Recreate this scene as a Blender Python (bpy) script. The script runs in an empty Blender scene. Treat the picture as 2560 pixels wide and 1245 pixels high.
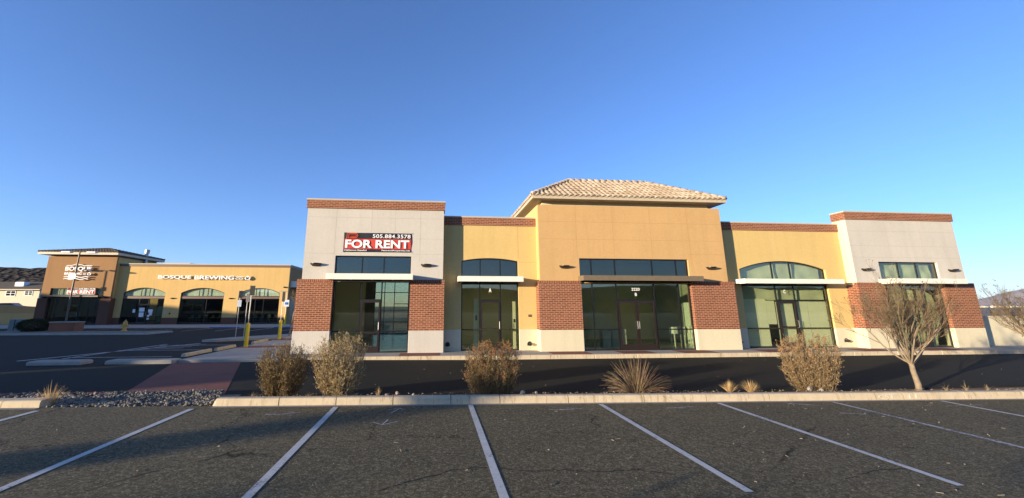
import bpy, math, random
from math import radians, sin, cos, pi, atan2, sqrt
from mathutils import Vector, Matrix
from mathutils.geometry import tessellate_polygon

scene = bpy.context.scene
COL = scene.collection

# ------------------------------------------------------------------ camera
cd = bpy.data.cameras.new("camera")
cam = bpy.data.objects.new("camera", cd)
COL.objects.link(cam)
cd.sensor_fit = 'HORIZONTAL'
cd.sensor_width = 36.0
cd.lens = 1040.12 / 2560 * 36.0
cd.shift_x = (1280 - 1187.4) / 2560
cd.shift_y = -(622.5 - 537.7) / 2560
cd.clip_start = 0.05
cd.clip_end = 40000
PITCH, YAW, ROLL = radians(12.391), radians(5.386), radians(0.026)
Fw = Vector((sin(YAW) * cos(PITCH), cos(YAW) * cos(PITCH), sin(PITCH)))
Rt = Vector((cos(YAW), -sin(YAW), 0))
Up = Rt.cross(Fw)
R2 = Rt * cos(ROLL) + Up * sin(ROLL)
U2 = -Rt * sin(ROLL) + Up * cos(ROLL)
cam.matrix_world = Matrix(((R2.x, U2.x, -Fw.x, 0), (R2.y, U2.y, -Fw.y, 0), (R2.z, U2.z, -Fw.z, 2.019), (0, 0, 0, 1)))
scene.camera = cam

# ------------------------------------------------------------------ sky, sun, exposure
SUN_EL = 6.5          # degrees above the horizon
SUN_AZ = 62.0         # travel direction, degrees from +Y towards +X
w = bpy.data.worlds.new("World")
scene.world = w
w.use_nodes = True
nt = w.node_tree
sky = nt.nodes.new('ShaderNodeTexSky')
sky.sky_type = 'NISHITA'
sky.sun_disc = False
sky.sun_elevation = radians(SUN_EL)
sky.sun_rotation = radians(SUN_AZ + 180)
sky.altitude = 1600
sky.air_density = 1.0
sky.dust_density = 0.6
sky.ozone_density = 3.6
bg = nt.nodes['Background']
gm = nt.nodes.new('ShaderNodeGamma'); gm.inputs['Gamma'].default_value = 0.95
nt.links.new(sky.outputs['Color'], gm.inputs['Color'])
tn = nt.nodes.new('ShaderNodeMix'); tn.data_type = 'RGBA'; tn.blend_type = 'MULTIPLY'; tn.inputs[0].default_value = 1.0
tn.inputs[7].default_value = (0.98, 0.965, 1.17, 1)
nt.links.new(gm.outputs['Color'], tn.inputs[6])
nt.links.new(tn.outputs[2], bg.inputs['Color'])
bg.inputs['Strength'].default_value = 0.15
sd = bpy.data.lights.new("sun", 'SUN')
sun = bpy.data.objects.new("sun", sd)
COL.objects.link(sun)
sd.energy = 4.9
sd.angle = radians(0.5)
sd.color = (1.0, 0.85, 0.62)
tv = Vector((sin(radians(SUN_AZ)) * cos(radians(SUN_EL)), cos(radians(SUN_AZ)) * cos(radians(SUN_EL)), -sin(radians(SUN_EL))))
sun.rotation_euler = tv.to_track_quat('-Z', 'Y').to_euler()
sun.location = (-40, -30, 30)
scene.view_settings.view_transform = 'Standard'
scene.view_settings.look = 'None'
scene.view_settings.exposure = 1.15
scene.view_settings.gamma = 1.0

# ------------------------------------------------------------------ object helpers
ORG = {}

def tag(o, label=None, cat=None, group=None, kind=None):
    if label: o['label'] = label
    if cat: o['category'] = cat
    if group: o['group'] = group
    if kind: o['kind'] = kind
    return o

def thing(name, loc, label, cat, group=None, rotz=0.0):
    o = bpy.data.objects.new(name, None)
    o.empty_display_size = 0.2
    COL.objects.link(o)
    o.location = loc
    o.rotation_euler = (0, 0, rotz)
    ORG[o.name] = Vector(loc)
    tag(o, label, cat, group)
    return o

class MB:
    """mesh builder in world coordinates"""
    def __init__(s):
        s.v = []; s.f = []; s.m = []; s.cur = 0; s.p = []
    def add(s, vs, fs):
        n = len(s.v)
        s.p.append((n, len(s.f)))
        s.v.extend([tuple(p) for p in vs])
        s.f.extend([tuple(i + n for i in f) for f in fs])
        s.m.extend([s.cur] * len(fs))
        return s
    def box(s, x0, x1, y0, y1, z0, z1):
        return s.add([(x0, y0, z0), (x1, y0, z0), (x1, y1, z0), (x0, y1, z0), (x0, y0, z1), (x1, y0, z1), (x1, y1, z1), (x0, y1, z1)],
                     [(0, 3, 2, 1), (4, 5, 6, 7), (0, 1, 5, 4), (1, 2, 6, 5), (2, 3, 7, 6), (3, 0, 4, 7)])
    def bbox(s, x0, x1, y0, y1, z0, z1, b):
        """box with chamfered vertical and top edges"""
        pts = [(x0 + b, y0), (x1 - b, y0), (x1, y0 + b), (x1, y1 - b), (x1 - b, y1), (x0 + b, y1), (x0, y1 - b), (x0, y0 + b)]
        cx, cy = (x0 + x1) / 2, (y0 + y1) / 2
        top = [(x + (b if x < cx else -b), y + (b if y < cy else -b), z1) for x, y in pts]
        vs = [(x, y, z0) for x, y in pts] + [(x, y, z1 - b) for x, y in pts] + top
        fs = [tuple(range(7, -1, -1)), tuple(range(16, 24))]
        for r in (0, 8):
            for i in range(8):
                j = (i + 1) % 8
                fs.append((r + i, r + j, r + 8 + j, r + 8 + i))
        return s.add(vs, fs)
    def panel(s, outer, holes, y0, y1):
        """vertical panel in the XZ plane, front y0, back y1, with holes"""
        loops = [outer] + list(holes)
        tri = tessellate_polygon([[Vector((x, z, 0)) for x, z in l] for l in loops])
        flat = [p for l in loops for p in l]
        n = len(flat)
        vs = [(x, y0, z) for x, z in flat] + [(x, y1, z) for x, z in flat]
        fs = []
        for a, b, c in tri:
            pa, pb, pc = flat[a], flat[b], flat[c]
            cr = (pb[0] - pa[0]) * (pc[1] - pa[1]) - (pb[1] - pa[1]) * (pc[0] - pa[0])
            if cr < 0: b, c = c, b
            fs.append((a, b, c)); fs.append((a + n, c + n, b + n))
        k = 0
        for li, l in enumerate(loops):
            ar = sum(l[i][0] * l[(i + 1) % len(l)][1] - l[(i + 1) % len(l)][0] * l[i][1] for i in range(len(l)))
            for i in range(len(l)):
                a, b = k + i, k + (i + 1) % len(l)
                if (ar > 0) == (li == 0): fs.append((b, a, a + n, b + n))
                else: fs.append((a, b, b + n, a + n))
            k += len(l)
        return s.add(vs, fs)
    def poly(s, pts, z0, z1):
        """horizontal slab from a convex or simple polygon (counterclockwise)"""
        tri = tessellate_polygon([[Vector((p[0], p[1], 0)) for p in pts]])
        n = len(pts)
        zt = lambda p: z1(p[0], p[1]) if callable(z1) else z1
        vs = [(p[0], p[1], zt(p)) for p in pts] + [(p[0], p[1], z0) for p in pts]
        fs = []
        for a, b, c in tri:
            pa, pb, pc = pts[a], pts[b], pts[c]
            if (pb[0] - pa[0]) * (pc[1] - pa[1]) - (pb[1] - pa[1]) * (pc[0] - pa[0]) < 0: b, c = c, b
            fs.append((a, b, c)); fs.append((a + n, c + n, b + n))
        for i in range(n):
            j = (i + 1) % n
            fs.append((i, i + n, j + n, j))
        return s.add(vs, fs)
    def tube(s, pts, rads, k=8, caps=True):
        pts = [Vector(p) for p in pts]
        if not isinstance(rads, (list, tuple)): rads = [rads] * len(pts)
        n0 = len(s.v)
        ref = Vector((0.13, 0.97, 0.2))
        vs = []; fs = []
        for i, p in enumerate(pts):
            d = (pts[min(i + 1, len(pts) - 1)] - pts[max(i - 1, 0)])
            if d.length < 1e-9: d = Vector((0, 0, 1))
            d.normalize()
            a = d.cross(ref)
            if a.length < 0.05: a = d.cross(Vector((1, 0, 0)))
            a.normalize(); b = d.cross(a)
            for j in range(k):
                t = 2 * pi * j / k
                vs.append(p + (a * cos(t) + b * sin(t)) * rads[i])
        for i in range(len(pts) - 1):
            for j in range(k):
                j2 = (j + 1) % k
                fs.append((i * k + j, i * k + j2, (i + 1) * k + j2, (i + 1) * k + j))
        if caps:
            fs.append(tuple(range(k - 1, -1, -1)))
            fs.append(tuple((len(pts) - 1) * k + j for j in range(k)))
        return s.add(vs, fs)
    def cyl(s, x, y, z0, z1, r, k=16, r1=None):
        return s.tube([(x, y, z0), (x, y, z1)], [r, r if r1 is None else r1], k)
    def lathe(s, x, y, prof, k=20):
        vs = []; fs = []
        for r, z in prof:
            for j in range(k):
                t = 2 * pi * j / k
                vs.append((x + r * cos(t), y + r * sin(t), z))
        for i in range(len(prof) - 1):
            for j in range(k):
                j2 = (j + 1) % k
                fs.append((i * k + j, i * k + j2, (i + 1) * k + j2, (i + 1) * k + j))
        fs.append(tuple((len(prof) - 1) * k + j for j in range(k)))
        fs.append(tuple(range(k - 1, -1, -1)))
        return s.add(vs, fs)
    def build(s, name, mat, parent=None, smooth=False, label=None):
        root = parent
        while root is not None and root.parent is not None: root = root.parent
        o0 = ORG[root.name] if root is not None else Vector((0, 0, 0))
        me = bpy.data.meshes.new(name)
        me.from_pydata([(p[0] - o0.x, p[1] - o0.y, p[2] - o0.z) for p in s.v], [], s.f)
        mats = mat if isinstance(mat, (list, tuple)) else [mat]
        for m in mats: me.materials.append(m)
        if len(mats) > 1:
            me.polygons.foreach_set('material_index', s.m)
        if smooth:
            me.polygons.foreach_set('use_smooth', [True] * len(me.polygons))
        me.update()
        o = bpy.data.objects.new(name, me)
        COL.objects.link(o)
        if parent is not None: o.parent = parent
        if label: o['label'] = label
        return o

def build_each(mb, name, mat, parent):
    """every piece of the builder becomes a part of its own"""
    cuts = mb.p + [(len(mb.v), len(mb.f))]
    for (v0, f0), (v1, f1) in zip(cuts[:-1], cuts[1:]):
        q = MB(); q.add(mb.v[v0:v1], [tuple(i - v0 for i in f) for f in mb.f[f0:f1]])
        q.build(name, mat, parent)

def solo(mb, name, mat, label, cat, group=None, loc=None, smooth=False):
    """a thing that is one mesh, with its origin at its base"""
    v = mb.v
    if loc is None:
        loc = ((min(p[0] for p in v) + max(p[0] for p in v)) / 2, (min(p[1] for p in v) + max(p[1] for p in v)) / 2, min(p[2] for p in v))
    mb.v = [(p[0] - loc[0], p[1] - loc[1], p[2] - loc[2]) for p in v]
    o = mb.build(name, mat, None, smooth)
    o.location = loc
    ORG[o.name] = Vector(loc)
    tag(o, label, cat, group)
    return o

def struct(name, mb, mat, smooth=False):
    o = mb.build(name, mat, None, smooth)
    o['kind'] = 'structure'
    return o

def copy_tree(o, parent=None):
    c = o.copy()
    COL.objects.link(c)
    if parent is not None: c.parent = parent
    for ch in list(o.children): copy_tree(ch, c)
    return c

def text_mesh(body, size, bold=0.0, ext=0.004, align='LEFT', shear=0.0, space=1.0, sx=1.0):
    """text as vertices and faces in the XZ plane facing -Y, baseline at z=0"""
    cu = bpy.data.curves.new('t', 'FONT')
    cu.body = body; cu.size = size; cu.offset = bold; cu.extrude = ext
    cu.align_x = align; cu.shear = shear; cu.space_character = space
    cu.resolution_u = 4
    ob = bpy.data.objects.new('t', cu)
    COL.objects.link(ob)
    dg = bpy.context.evaluated_depsgraph_get()
    me = bpy.data.meshes.new_from_object(ob.evaluated_get(dg))
    vs = [(v.co.x * sx, -v.co.z, v.co.y) for v in me.vertices]
    fs = [tuple(p.vertices) for p in me.polygons]
    bpy.data.objects.remove(ob); bpy.data.curves.remove(cu); bpy.data.meshes.remove(me)
    return vs, fs

def put_text(mb, body, x, y, z, size=None, width=None, height=None, **kw):
    """place text; width / height in metres rescale it"""
    vs, fs = text_mesh(body, size or 1.0, **kw)
    x0 = min(v[0] for v in vs); x1 = max(v[0] for v in vs)
    z0 = min(v[2] for v in vs); z1 = max(v[2] for v in vs)
    s1 = width / (x1 - x0) if width else 1.0
    s2 = height / (z1 - z0) if height else s1
    if not width: s1 = s2
    if kw.get('align') == 'CENTER': ox = (x0 + x1) / 2
    else: ox = x0
    mb.add([(x + (v[0] - ox) * s1, y + v[1], z + (v[2] - z0) * s2) for v in vs], fs)

# ------------------------------------------------------------------ materials
def new_mat(name):
    m = bpy.data.materials.new(name)
    m.use_nodes = True
    n = m.node_tree
    return m, n, n.nodes['Principled BSDF']

def nd(n, t, **kw):
    x = n.nodes.new(t)
    for k, v in kw.items(): setattr(x, k, v)
    return x

def noise(n, vec, scale, detail=4, rough=0.6, dist=0.0):
    t = nd(n, 'ShaderNodeTexNoise')
    t.inputs['Scale'].default_value = scale
    t.inputs['Detail'].default_value = detail
    t.inputs['Roughness'].default_value = rough
    t.inputs['Distortion'].default_value = dist
    n.links.new(vec, t.inputs['Vector'])
    return t.outputs['Fac']

def ramp(n, fac, stops):
    r = nd(n, 'ShaderNodeValToRGB')
    el = r.color_ramp.elements
    while len(el) > 1: el.remove(el[-1])
    el[0].position = stops[0][0]; el[0].color = stops[0][1]
    for p, c in stops[1:]:
        e = el.new(p); e.color = c
    n.links.new(fac, r.inputs['Fac'])
    return r.outputs['Color']

def mixc(n, fac, a, b, mode='MIX'):
    x = nd(n, 'ShaderNodeMix', data_type='RGBA', blend_type=mode)
    for sock, val in ((x.inputs[0], fac), (x.inputs[6], a), (x.inputs[7], b)):
        if isinstance(val, (int, float)): sock.default_value = val
        elif isinstance(val, (tuple, list)): sock.default_value = tuple(val) + ((1,) if len(val) == 3 else ())
        else: n.links.new(val, sock)
    return x.outputs[2]

def bump(n, bs, h, strength=0.3, dist=0.01):
    b = nd(n, 'ShaderNodeBump')
    b.inputs['Strength'].default_value = strength
    b.inputs['Distance'].default_value = dist
    n.links.new(h, b.inputs['Height'])
    n.links.new(b.outputs['Normal'], bs.inputs['Normal'])

def c4(c, k=1.0): return (c[0] * k, c[1] * k, c[2] * k, 1)

def pos(n): return nd(n, 'ShaderNodeNewGeometry').outputs['Position']

def mat_plain(name, col, rough=0.6, metal=0.0, var=0.08, scale=6.0, spec=None, bmp=0.0):
    m, n, b = new_mat(name)
    t = nd(n, 'ShaderNodeTexCoord').outputs['Object']
    f = noise(n, t, scale, 5)
    c = ramp(n, f, [(0.3, c4(col, 1 - var)), (0.7, c4(col, 1 + var))])
    n.links.new(c, b.inputs['Base Color'])
    b.inputs['Roughness'].default_value = rough
    b.inputs['Metallic'].default_value = metal
    if spec is not None: b.inputs['Specular IOR Level'].default_value = spec
    if bmp: bump(n, b, noise(n, t, scale * 12, 3), bmp, 0.005)
    return m

def mat_stucco(name, col, var=0.07):
    m, n, b = new_mat(name)
    p = pos(n)
    a = noise(n, p, 0.7, 4, 0.55)
    f = noise(n, p, 14, 5, 0.7)
    g = noise(n, p, 90, 3, 0.6)
    mp = nd(n, 'ShaderNodeMapping'); mp.inputs['Scale'].default_value = (2.2, 2.2, 0.16)
    n.links.new(p, mp.inputs['Vector'])
    st = noise(n, mp.outputs['Vector'], 1.3, 3, 0.6)
    c = ramp(n, a, [(0.3, c4(col, 1 - var)), (0.7, c4(col, 1 + var * 0.7))])
    c = mixc(n, 0.5, c, ramp(n, f, [(0.3, c4(col, 0.88)), (0.7, c4(col, 1.1))]))
    c = mixc(n, 0.3, c, ramp(n, st, [(0.36, (0.86, 0.85, 0.84, 1)), (0.55, (1, 1, 1, 1))]), 'MULTIPLY')
    n.links.new(c, b.inputs['Base Color'])
    b.inputs['Roughness'].default_value = 0.95
    b.inputs['Specular IOR Level'].default_value = 0.15
    x = nd(n, 'ShaderNodeMath', operation='ADD')
    n.links.new(f, x.inputs[0]); n.links.new(g, x.inputs[1])
    bump(n, b, x.outputs[0], 0.35, 0.008)
    return m

def mat_brick(name, soldier=False, c1=(0.175, 0.046, 0.020), c2=(0.265, 0.080, 0.034), mort=(0.43, 0.27, 0.18), bw=0.235, rh=0.08, ms=0.010):
    m, n, b = new_mat(name)
    p = pos(n)
    s = nd(n, 'ShaderNodeSeparateXYZ'); n.links.new(p, s.inputs[0])
    ad = nd(n, 'ShaderNodeMath', operation='ADD')
    n.links.new(s.outputs['X'], ad.inputs[0]); n.links.new(s.outputs['Y'], ad.inputs[1])
    cb = nd(n, 'ShaderNodeCombineXYZ')
    zz = nd(n, 'ShaderNodeMath', operation='ADD'); zz.inputs[1].default_value = -1.004
    n.links.new(s.outputs['Z'], zz.inputs[0])
    if soldier:
        n.links.new(zz.outputs[0], cb.inputs[0]); n.links.new(ad.outputs[0], cb.inputs[1])
    else:
        n.links.new(ad.outputs[0], cb.inputs[0]); n.links.new(zz.outputs[0], cb.inputs[1])
    t = nd(n, 'ShaderNodeTexBrick')
    t.offset = 0.0 if soldier else 0.5
    t.inputs['Scale'].default_value = 1.0
    t.inputs['Brick Width'].default_value = 5.0 if soldier else bw
    t.inputs['Row Height'].default_value = rh
    t.inputs['Mortar Size'].default_value = ms
    t.inputs['Mortar Smooth'].default_value = 0.15
    t.inputs['Bias'].default_value = -0.1
    t.inputs['Color1'].default_value = c4(c1); t.inputs['Color2'].default_value = c4(c2)
    t.inputs['Mortar'].default_value = c4(mort)
    n.links.new(cb.outputs[0], t.inputs['Vector'])
    f = noise(n, p, 9, 5, 0.7)
    c = mixc(n, 0.6, t.outputs['Color'], ramp(n, f, [(0.25, (0.72, 0.7, 0.7, 1)), (0.7, (1.12, 1.1, 1.08, 1))]), 'MULTIPLY')
    lf = noise(n, p, 1.1, 3)
    c = mixc(n, 0.35, c, ramp(n, lf, [(0.35, (0.8, 0.8, 0.8, 1)), (0.65, (1.1, 1.1, 1.1, 1))]), 'MULTIPLY')
    n.links.new(c, b.inputs['Base Color'])
    b.inputs['Roughness'].default_value = 0.9
    b.inputs['Specular IOR Level'].default_value = 0.2
    inv = nd(n, 'ShaderNodeMath', operation='MULTIPLY_ADD')
    inv.inputs[1].default_value = -1.0; n.links.new(t.outputs['Fac'], inv.inputs[0])
    g = nd(n, 'ShaderNodeMath', operation='MULTIPLY'); g.inputs[1].default_value = 0.35
    n.links.new(noise(n, p, 60, 3), g.inputs[0]); n.links.new(g.outputs[0], inv.inputs[2])
    bump(n, b, inv.outputs[0], 0.6, 0.006)
    return m

def mat_asphalt(name, c0, c1, grain=90, cracks=True, stain=0.5, bmp=0.5):
    m, n, b = new_mat(name)
    p = pos(n)
    v = nd(n, 'ShaderNodeTexVoronoi'); v.inputs['Scale'].default_value = grain
    n.links.new(p, v.inputs['Vector'])
    fine = noise(n, p, grain * 1.7, 2, 0.5)
    mid = noise(n, p, grain * 0.25, 4, 0.75)
    sx = nd(n, 'ShaderNodeSeparateColor'); n.links.new(v.outputs['Color'], sx.inputs[0])
    c = ramp(n, sx.outputs[0], [(0.0, c4(c0, 0.55)), (0.45, c4(c0)), (0.85, c4(c1)), (0.95, c4(c1, 1.7)), (1.0, c4(c1, 2.6))])
    c = mixc(n, 0.45, c, ramp(n, mid, [(0.34, c4(c0, 0.35)), (0.5, c4(c0)), (0.66, c4(c1, 1.5))]))
    big = noise(n, p, 0.35, 5, 0.6)
    c = mixc(n, stain, c, ramp(n, big, [(0.3, (0.66, 0.67, 0.7, 1)), (0.5, (0.95, 0.95, 0.95, 1)), (0.7, (1.2, 1.17, 1.12, 1))]), 'MULTIPLY')
    if cracks:
        wv = noise(n, p, 1.6, 4, 0.7)
        vm = nd(n, 'ShaderNodeVectorMath', operation='MULTIPLY_ADD')
        cb = nd(n, 'ShaderNodeCombineXYZ')
        for i in range(3): n.links.new(wv, cb.inputs[i])
        n.links.new(cb.outputs[0], vm.inputs[0]); vm.inputs[1].default_value = (1.3, 1.3, 0); n.links.new(p, vm.inputs[2])
        cv = nd(n, 'ShaderNodeTexVoronoi', feature='DISTANCE_TO_EDGE'); cv.inputs['Scale'].default_value = 0.22
        n.links.new(vm.outputs[0], cv.inputs['Vector'])
        lt = ramp(n, cv.outputs['Distance'], [(0.0, (1, 1, 1, 1)), (0.003, (0.7, 0.7, 0.7, 1)), (0.006, (0, 0, 0, 1))])
        brk = ramp(n, noise(n, p, 0.9, 3), [(0.46, (0, 0, 0, 1)), (0.56, (1, 1, 1, 1))])
        mk = mixc(n, 1.0, lt, brk, 'MULTIPLY')
        c = mixc(n, mk, c, c4(c0, 0.12))
    n.links.new(c, b.inputs['Base Color'])
    b.inputs['Roughness'].default_value = 0.92
    b.inputs['Specular IOR Level'].default_value = 0.25
    bump(n, b, fine, bmp, 0.008)
    return m

def mat_concrete(name, col, dark=0.75, scale=2.5, streak=False):
    m, n, b = new_mat(name)
    p = pos(n)
    a = noise(n, p, scale, 6, 0.7)
    f = noise(n, p, 45, 4, 0.7)
    c = ramp(n, a, [(0.25, c4(col, dark)), (0.5, c4(col)), (0.75, c4(col, 1.12))])
    c = mixc(n, 0.35, c, ramp(n, f, [(0.3, (0.8, 0.8, 0.78, 1)), (0.7, (1.1, 1.1, 1.1, 1))]), 'MULTIPLY')
    if streak:
        mp = nd(n, 'ShaderNodeMapping'); mp.inputs['Scale'].default_value = (5, 1, 0.8)
        n.links.new(p, mp.inputs['Vector'])
        s = noise(n, mp.outputs['Vector'], 2.2, 5, 0.75)
        c = mixc(n, 0.8, c, ramp(n, s, [(0.34, (0.5, 0.44, 0.34, 1)), (0.46, (1, 1, 1, 1))]), 'MULTIPLY')
    n.links.new(c, b.inputs['Base Color'])
    b.inputs['Roughness'].default_value = 0.9
    b.inputs['Specular IOR Level'].default_value = 0.2
    bump(n, b, f, 0.3, 0.006)
    return m

def mat_paint(name, col, base, lo=0.42, hi=0.52, scale=28):
    m, n, b = new_mat(name)
    p = pos(n)
    f = noise(n, p, scale, 5, 0.75)
    g = noise(n, p, 1.7, 3, 0.6)
    ad = nd(n, 'ShaderNodeMath', operation='MULTIPLY_ADD')
    n.links.new(g, ad.inputs[0]); ad.inputs[1].default_value = 0.55; n.links.new(f, ad.inputs[2])
    msk = ramp(n, ad.outputs[0], [(lo + 0.22, (0, 0, 0, 1)), (hi + 0.22, (1, 1, 1, 1))])
    c = mixc(n, msk, base, ramp(n, noise(n, p, 6, 3), [(0.3, c4(col, 0.85)), (0.7, c4(col))]))
    n.links.new(c, b.inputs['Base Color'])
    b.inputs['Roughness'].default_value = 0.8
    b.inputs['Specular IOR Level'].default_value = 0.25
    bump(n, b, f, 0.3, 0.004)
    return m

def mat_glass(name, tint=(0.42, 0.5, 0.42), refl=0.10, wob=0.02):
    m = bpy.data.materials.new(name); m.use_nodes = True
    n = m.node_tree
    n.nodes.remove(n.nodes['Principled BSDF'])
    out = n.nodes['Material Output']
    tr = nd(n, 'ShaderNodeBsdfTransparent'); tr.inputs['Color'].default_value = c4(tint)
    gl = nd(n, 'ShaderNodeBsdfGlossy'); gl.inputs['Roughness'].default_value = 0.015
    gl.inputs['Color'].default_value = (0.9, 0.95, 0.95, 1)
    lw = nd(n, 'ShaderNodeLayerWeight'); lw.inputs['Blend'].default_value = 0.5
    pw = nd(n, 'ShaderNodeMath', operation='POWER'); pw.inputs[1].default_value = 5.0
    n.links.new(lw.outputs['Facing'], pw.inputs[0])
    ad = nd(n, 'ShaderNodeMath', operation='MULTIPLY_ADD'); ad.inputs[1].default_value = 0.9 - refl; ad.inputs[2].default_value = refl
    n.links.new(pw.outputs[0], ad.inputs[0])
    bp = nd(n, 'ShaderNodeBump'); bp.inputs['Strength'].default_value = wob; bp.inputs['Distance'].default_value = 0.05
    n.links.new(noise(n, pos(n), 0.8, 2), bp.inputs['Height'])
    n.links.new(bp.outputs[0], gl.inputs['Normal'])
    mx = nd(n, 'ShaderNodeMixShader')
    n.links.new(ad.outputs[0], mx.inputs[0]); n.links.new(tr.outputs[0], mx.inputs[1]); n.links.new(gl.outputs[0], mx.inputs[2])
    n.links.new(mx.outputs[0], out.inputs['Surface'])
    return m

M = {}
M['lot'] = mat_asphalt('lot_asphalt', (0.100, 0.080, 0.041), (0.182, 0.150, 0.088), 62, True, 0.5, 1.0)
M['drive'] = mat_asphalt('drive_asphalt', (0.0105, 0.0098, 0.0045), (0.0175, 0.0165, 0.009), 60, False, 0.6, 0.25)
M['dirt'] = mat_concrete('dry_dirt', (0.26, 0.19, 0.125), 0.6, 3.0)
M['desert'] = mat_concrete('desert_ground', (0.30, 0.235, 0.17), 0.6, 0.05)
M['conc'] = mat_concrete('walk_concrete', (0.37, 0.335, 0.28), 0.82)
M['kerb'] = mat_concrete('kerb_concrete', (0.56, 0.45, 0.30), 0.8, 3.0, True)
M['kerbd'] = mat_concrete('kerb_concrete_grey', (0.34, 0.31, 0.26), 0.8, 3.0)
M['pink'] = mat_concrete('red_stained_concrete', (0.215, 0.088, 0.062), 0.8, 1.5)
M['redkerb'] = mat_paint('red_kerb_paint', (0.42, 0.045, 0.04), (0.35, 0.28, 0.22), 0.30, 0.36, 12)
M['bluepaint'] = mat_paint('blue_kerb_paint', (0.06, 0.17, 0.42), (0.3, 0.3, 0.3), 0.3, 0.38, 12)
M['white'] = mat_paint('white_line_paint', (0.60, 0.565, 0.50), (0.10, 0.09, 0.08), 0.36, 0.47)
M['whiteworn'] = mat_paint('worn_white_line_paint', (0.50, 0.47, 0.44), (0.09, 0.08, 0.07), 0.46, 0.56)
M['grey'] = mat_stucco('grey_stucco', (0.53, 0.48, 0.41))
M['cream'] = mat_stucco('cream_stucco', (0.62, 0.54, 0.37))
M['yellow'] = mat_stucco('yellow_stucco', (0.60, 0.42, 0.165))
M['tan'] = mat_stucco('tan_yellow_stucco', (0.62, 0.405, 0.155))
M['orange'] = mat_stucco('orange_stucco', (0.55, 0.338, 0.145))
M['brown'] = mat_stucco('brown_stucco', (0.34, 0.19, 0.088))
M['darkbrown'] = mat_stucco('dark_brown_stucco', (0.15, 0.075, 0.05))
M['joint'] = mat_plain('joint_line', (0.41, 0.36, 0.28), 0.95)
M['jointo'] = mat_plain('orange_joint_line', (0.44, 0.24, 0.09), 0.95)
M['shade'] = mat_plain('pale_window_shade', (0.85, 0.86, 0.76), 0.8, var=.2, scale=1.2)
M['brick'] = mat_brick('red_brick')
M['soldier'] = mat_brick('soldier_brick', True)
M['coping'] = mat_plain('tan_coping', (0.52, 0.42, 0.28), 0.5)
M['bronze'] = mat_plain('bronze_coping', (0.16, 0.085, 0.05), 0.5)
M['frame'] = mat_plain('dark_bronze_frame', (0.009, 0.009, 0.008), 0.35)
M['doorframe'] = mat_plain('brown_door_frame', (0.022, 0.013, 0.009), 0.35)
M['glass'] = mat_glass('tinted_glass', (0.86, 0.88, 0.79), 0.085)
M['glassb'] = mat_glass('teal_tinted_glass', (0.74, 0.81, 0.76), 0.12)
M['crack'] = mat_plain('crack_black', (0.012, 0.010, 0.008), 0.95)
M['glassup'] = mat_glass('dark_clerestory_glass', (0.50, 0.54, 0.46), 0.09)
M['glassbr'] = mat_glass('bright_arch_glass', (0.86, 0.9, 0.84), 0.12)
M['glassdk'] = mat_glass('dark_glass', (0.55, 0.6, 0.53), 0.08)
M['tiled'] = mat_plain('dark_roof_tile', (0.11, 0.07, 0.045), 0.85, var=.35, scale=3)
M['canopy'] = mat_plain('cream_canopy_metal', (0.76, 0.72, 0.60), 0.4)
M['canopyb'] = mat_plain('bronze_canopy_metal', (0.17, 0.125, 0.075), 0.4)
M['lamp'] = mat_plain('lamp_bronze', (0.028, 0.025, 0.02), 0.4, 0.3)
M['inwall'] = mat_plain('interior_wall', (0.84, 0.80, 0.56), 0.85, var=0.04, scale=1)
M['infloor'] = mat_plain('interior_floor', (0.5, 0.48, 0.38), 0.25, var=0.15, scale=1.2)
M['inceil'] = mat_plain('interior_ceiling', (0.6, 0.6, 0.5), 0.9)
M['paper'] = mat_plain('papered_window', (0.56, 0.58, 0.44), 0.9, var=0.12, scale=1.5)
M['board'] = mat_plain('white_board', (0.78, 0.77, 0.62), 0.8, var=0.05, scale=1.0)
M['wtext'] = mat_plain('white_lettering', (0.85, 0.84, 0.80), 0.5, var=0.02)
M['black'] = mat_plain('banner_black', (0.015, 0.014, 0.013), 0.45)
M['bred'] = mat_plain('banner_red', (0.55, 0.045, 0.025), 0.5, var=0.1, scale=3)
M['borange'] = mat_plain('banner_orange', (0.72, 0.16, 0.05), 0.5)
M['steel'] = mat_plain('galvanised_steel', (0.42, 0.40, 0.37), 0.45, 0.6)
M['yellowp'] = mat_plain('yellow_bollard_paint', (0.72, 0.50, 0.02), 0.45)
M['signw'] = mat_plain('sign_white', (0.75, 0.76, 0.76), 0.5)
M['signb'] = mat_plain('sign_back', (0.07, 0.07, 0.07), 0.5)
M['signblue'] = mat_plain('sign_blue', (0.03, 0.12, 0.45), 0.5)
M['hydrant'] = mat_plain('hydrant_ochre', (0.62, 0.34, 0.07), 0.5)
M['litter'] = mat_plain('pale_litter', (0.30, 0.25, 0.18), 0.9, var=0.4, scale=2)
M['rock'] = mat_plain('pale_rock', (0.33, 0.28, 0.22), 0.9, var=0.3, scale=8)
M['gravel'] = mat_plain('river_rock', (0.18, 0.155, 0.12), 0.85, var=0.5, scale=3)
M['sidingc'] = mat_plain('cream_siding', (0.66, 0.58, 0.42), 0.8)
M['shingle'] = mat_concrete('brown_shingle', (0.13, 0.105, 0.075), 0.7, 4)
M['box'] = mat_plain('utility_green_grey', (0.16, 0.19, 0.17), 0.5)
# ================================================================== GROUND
def zlot(x): return 0.008 - 0.0108 * max(-30.0, min(22.0, x))
def zdrive(x): return 0.0 if x < -5 else (-0.07 if x > 2 else -0.01 * (x + 5))
def zktop(x): return 0.158 - 0.0098 * x
KY = 9.45

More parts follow.
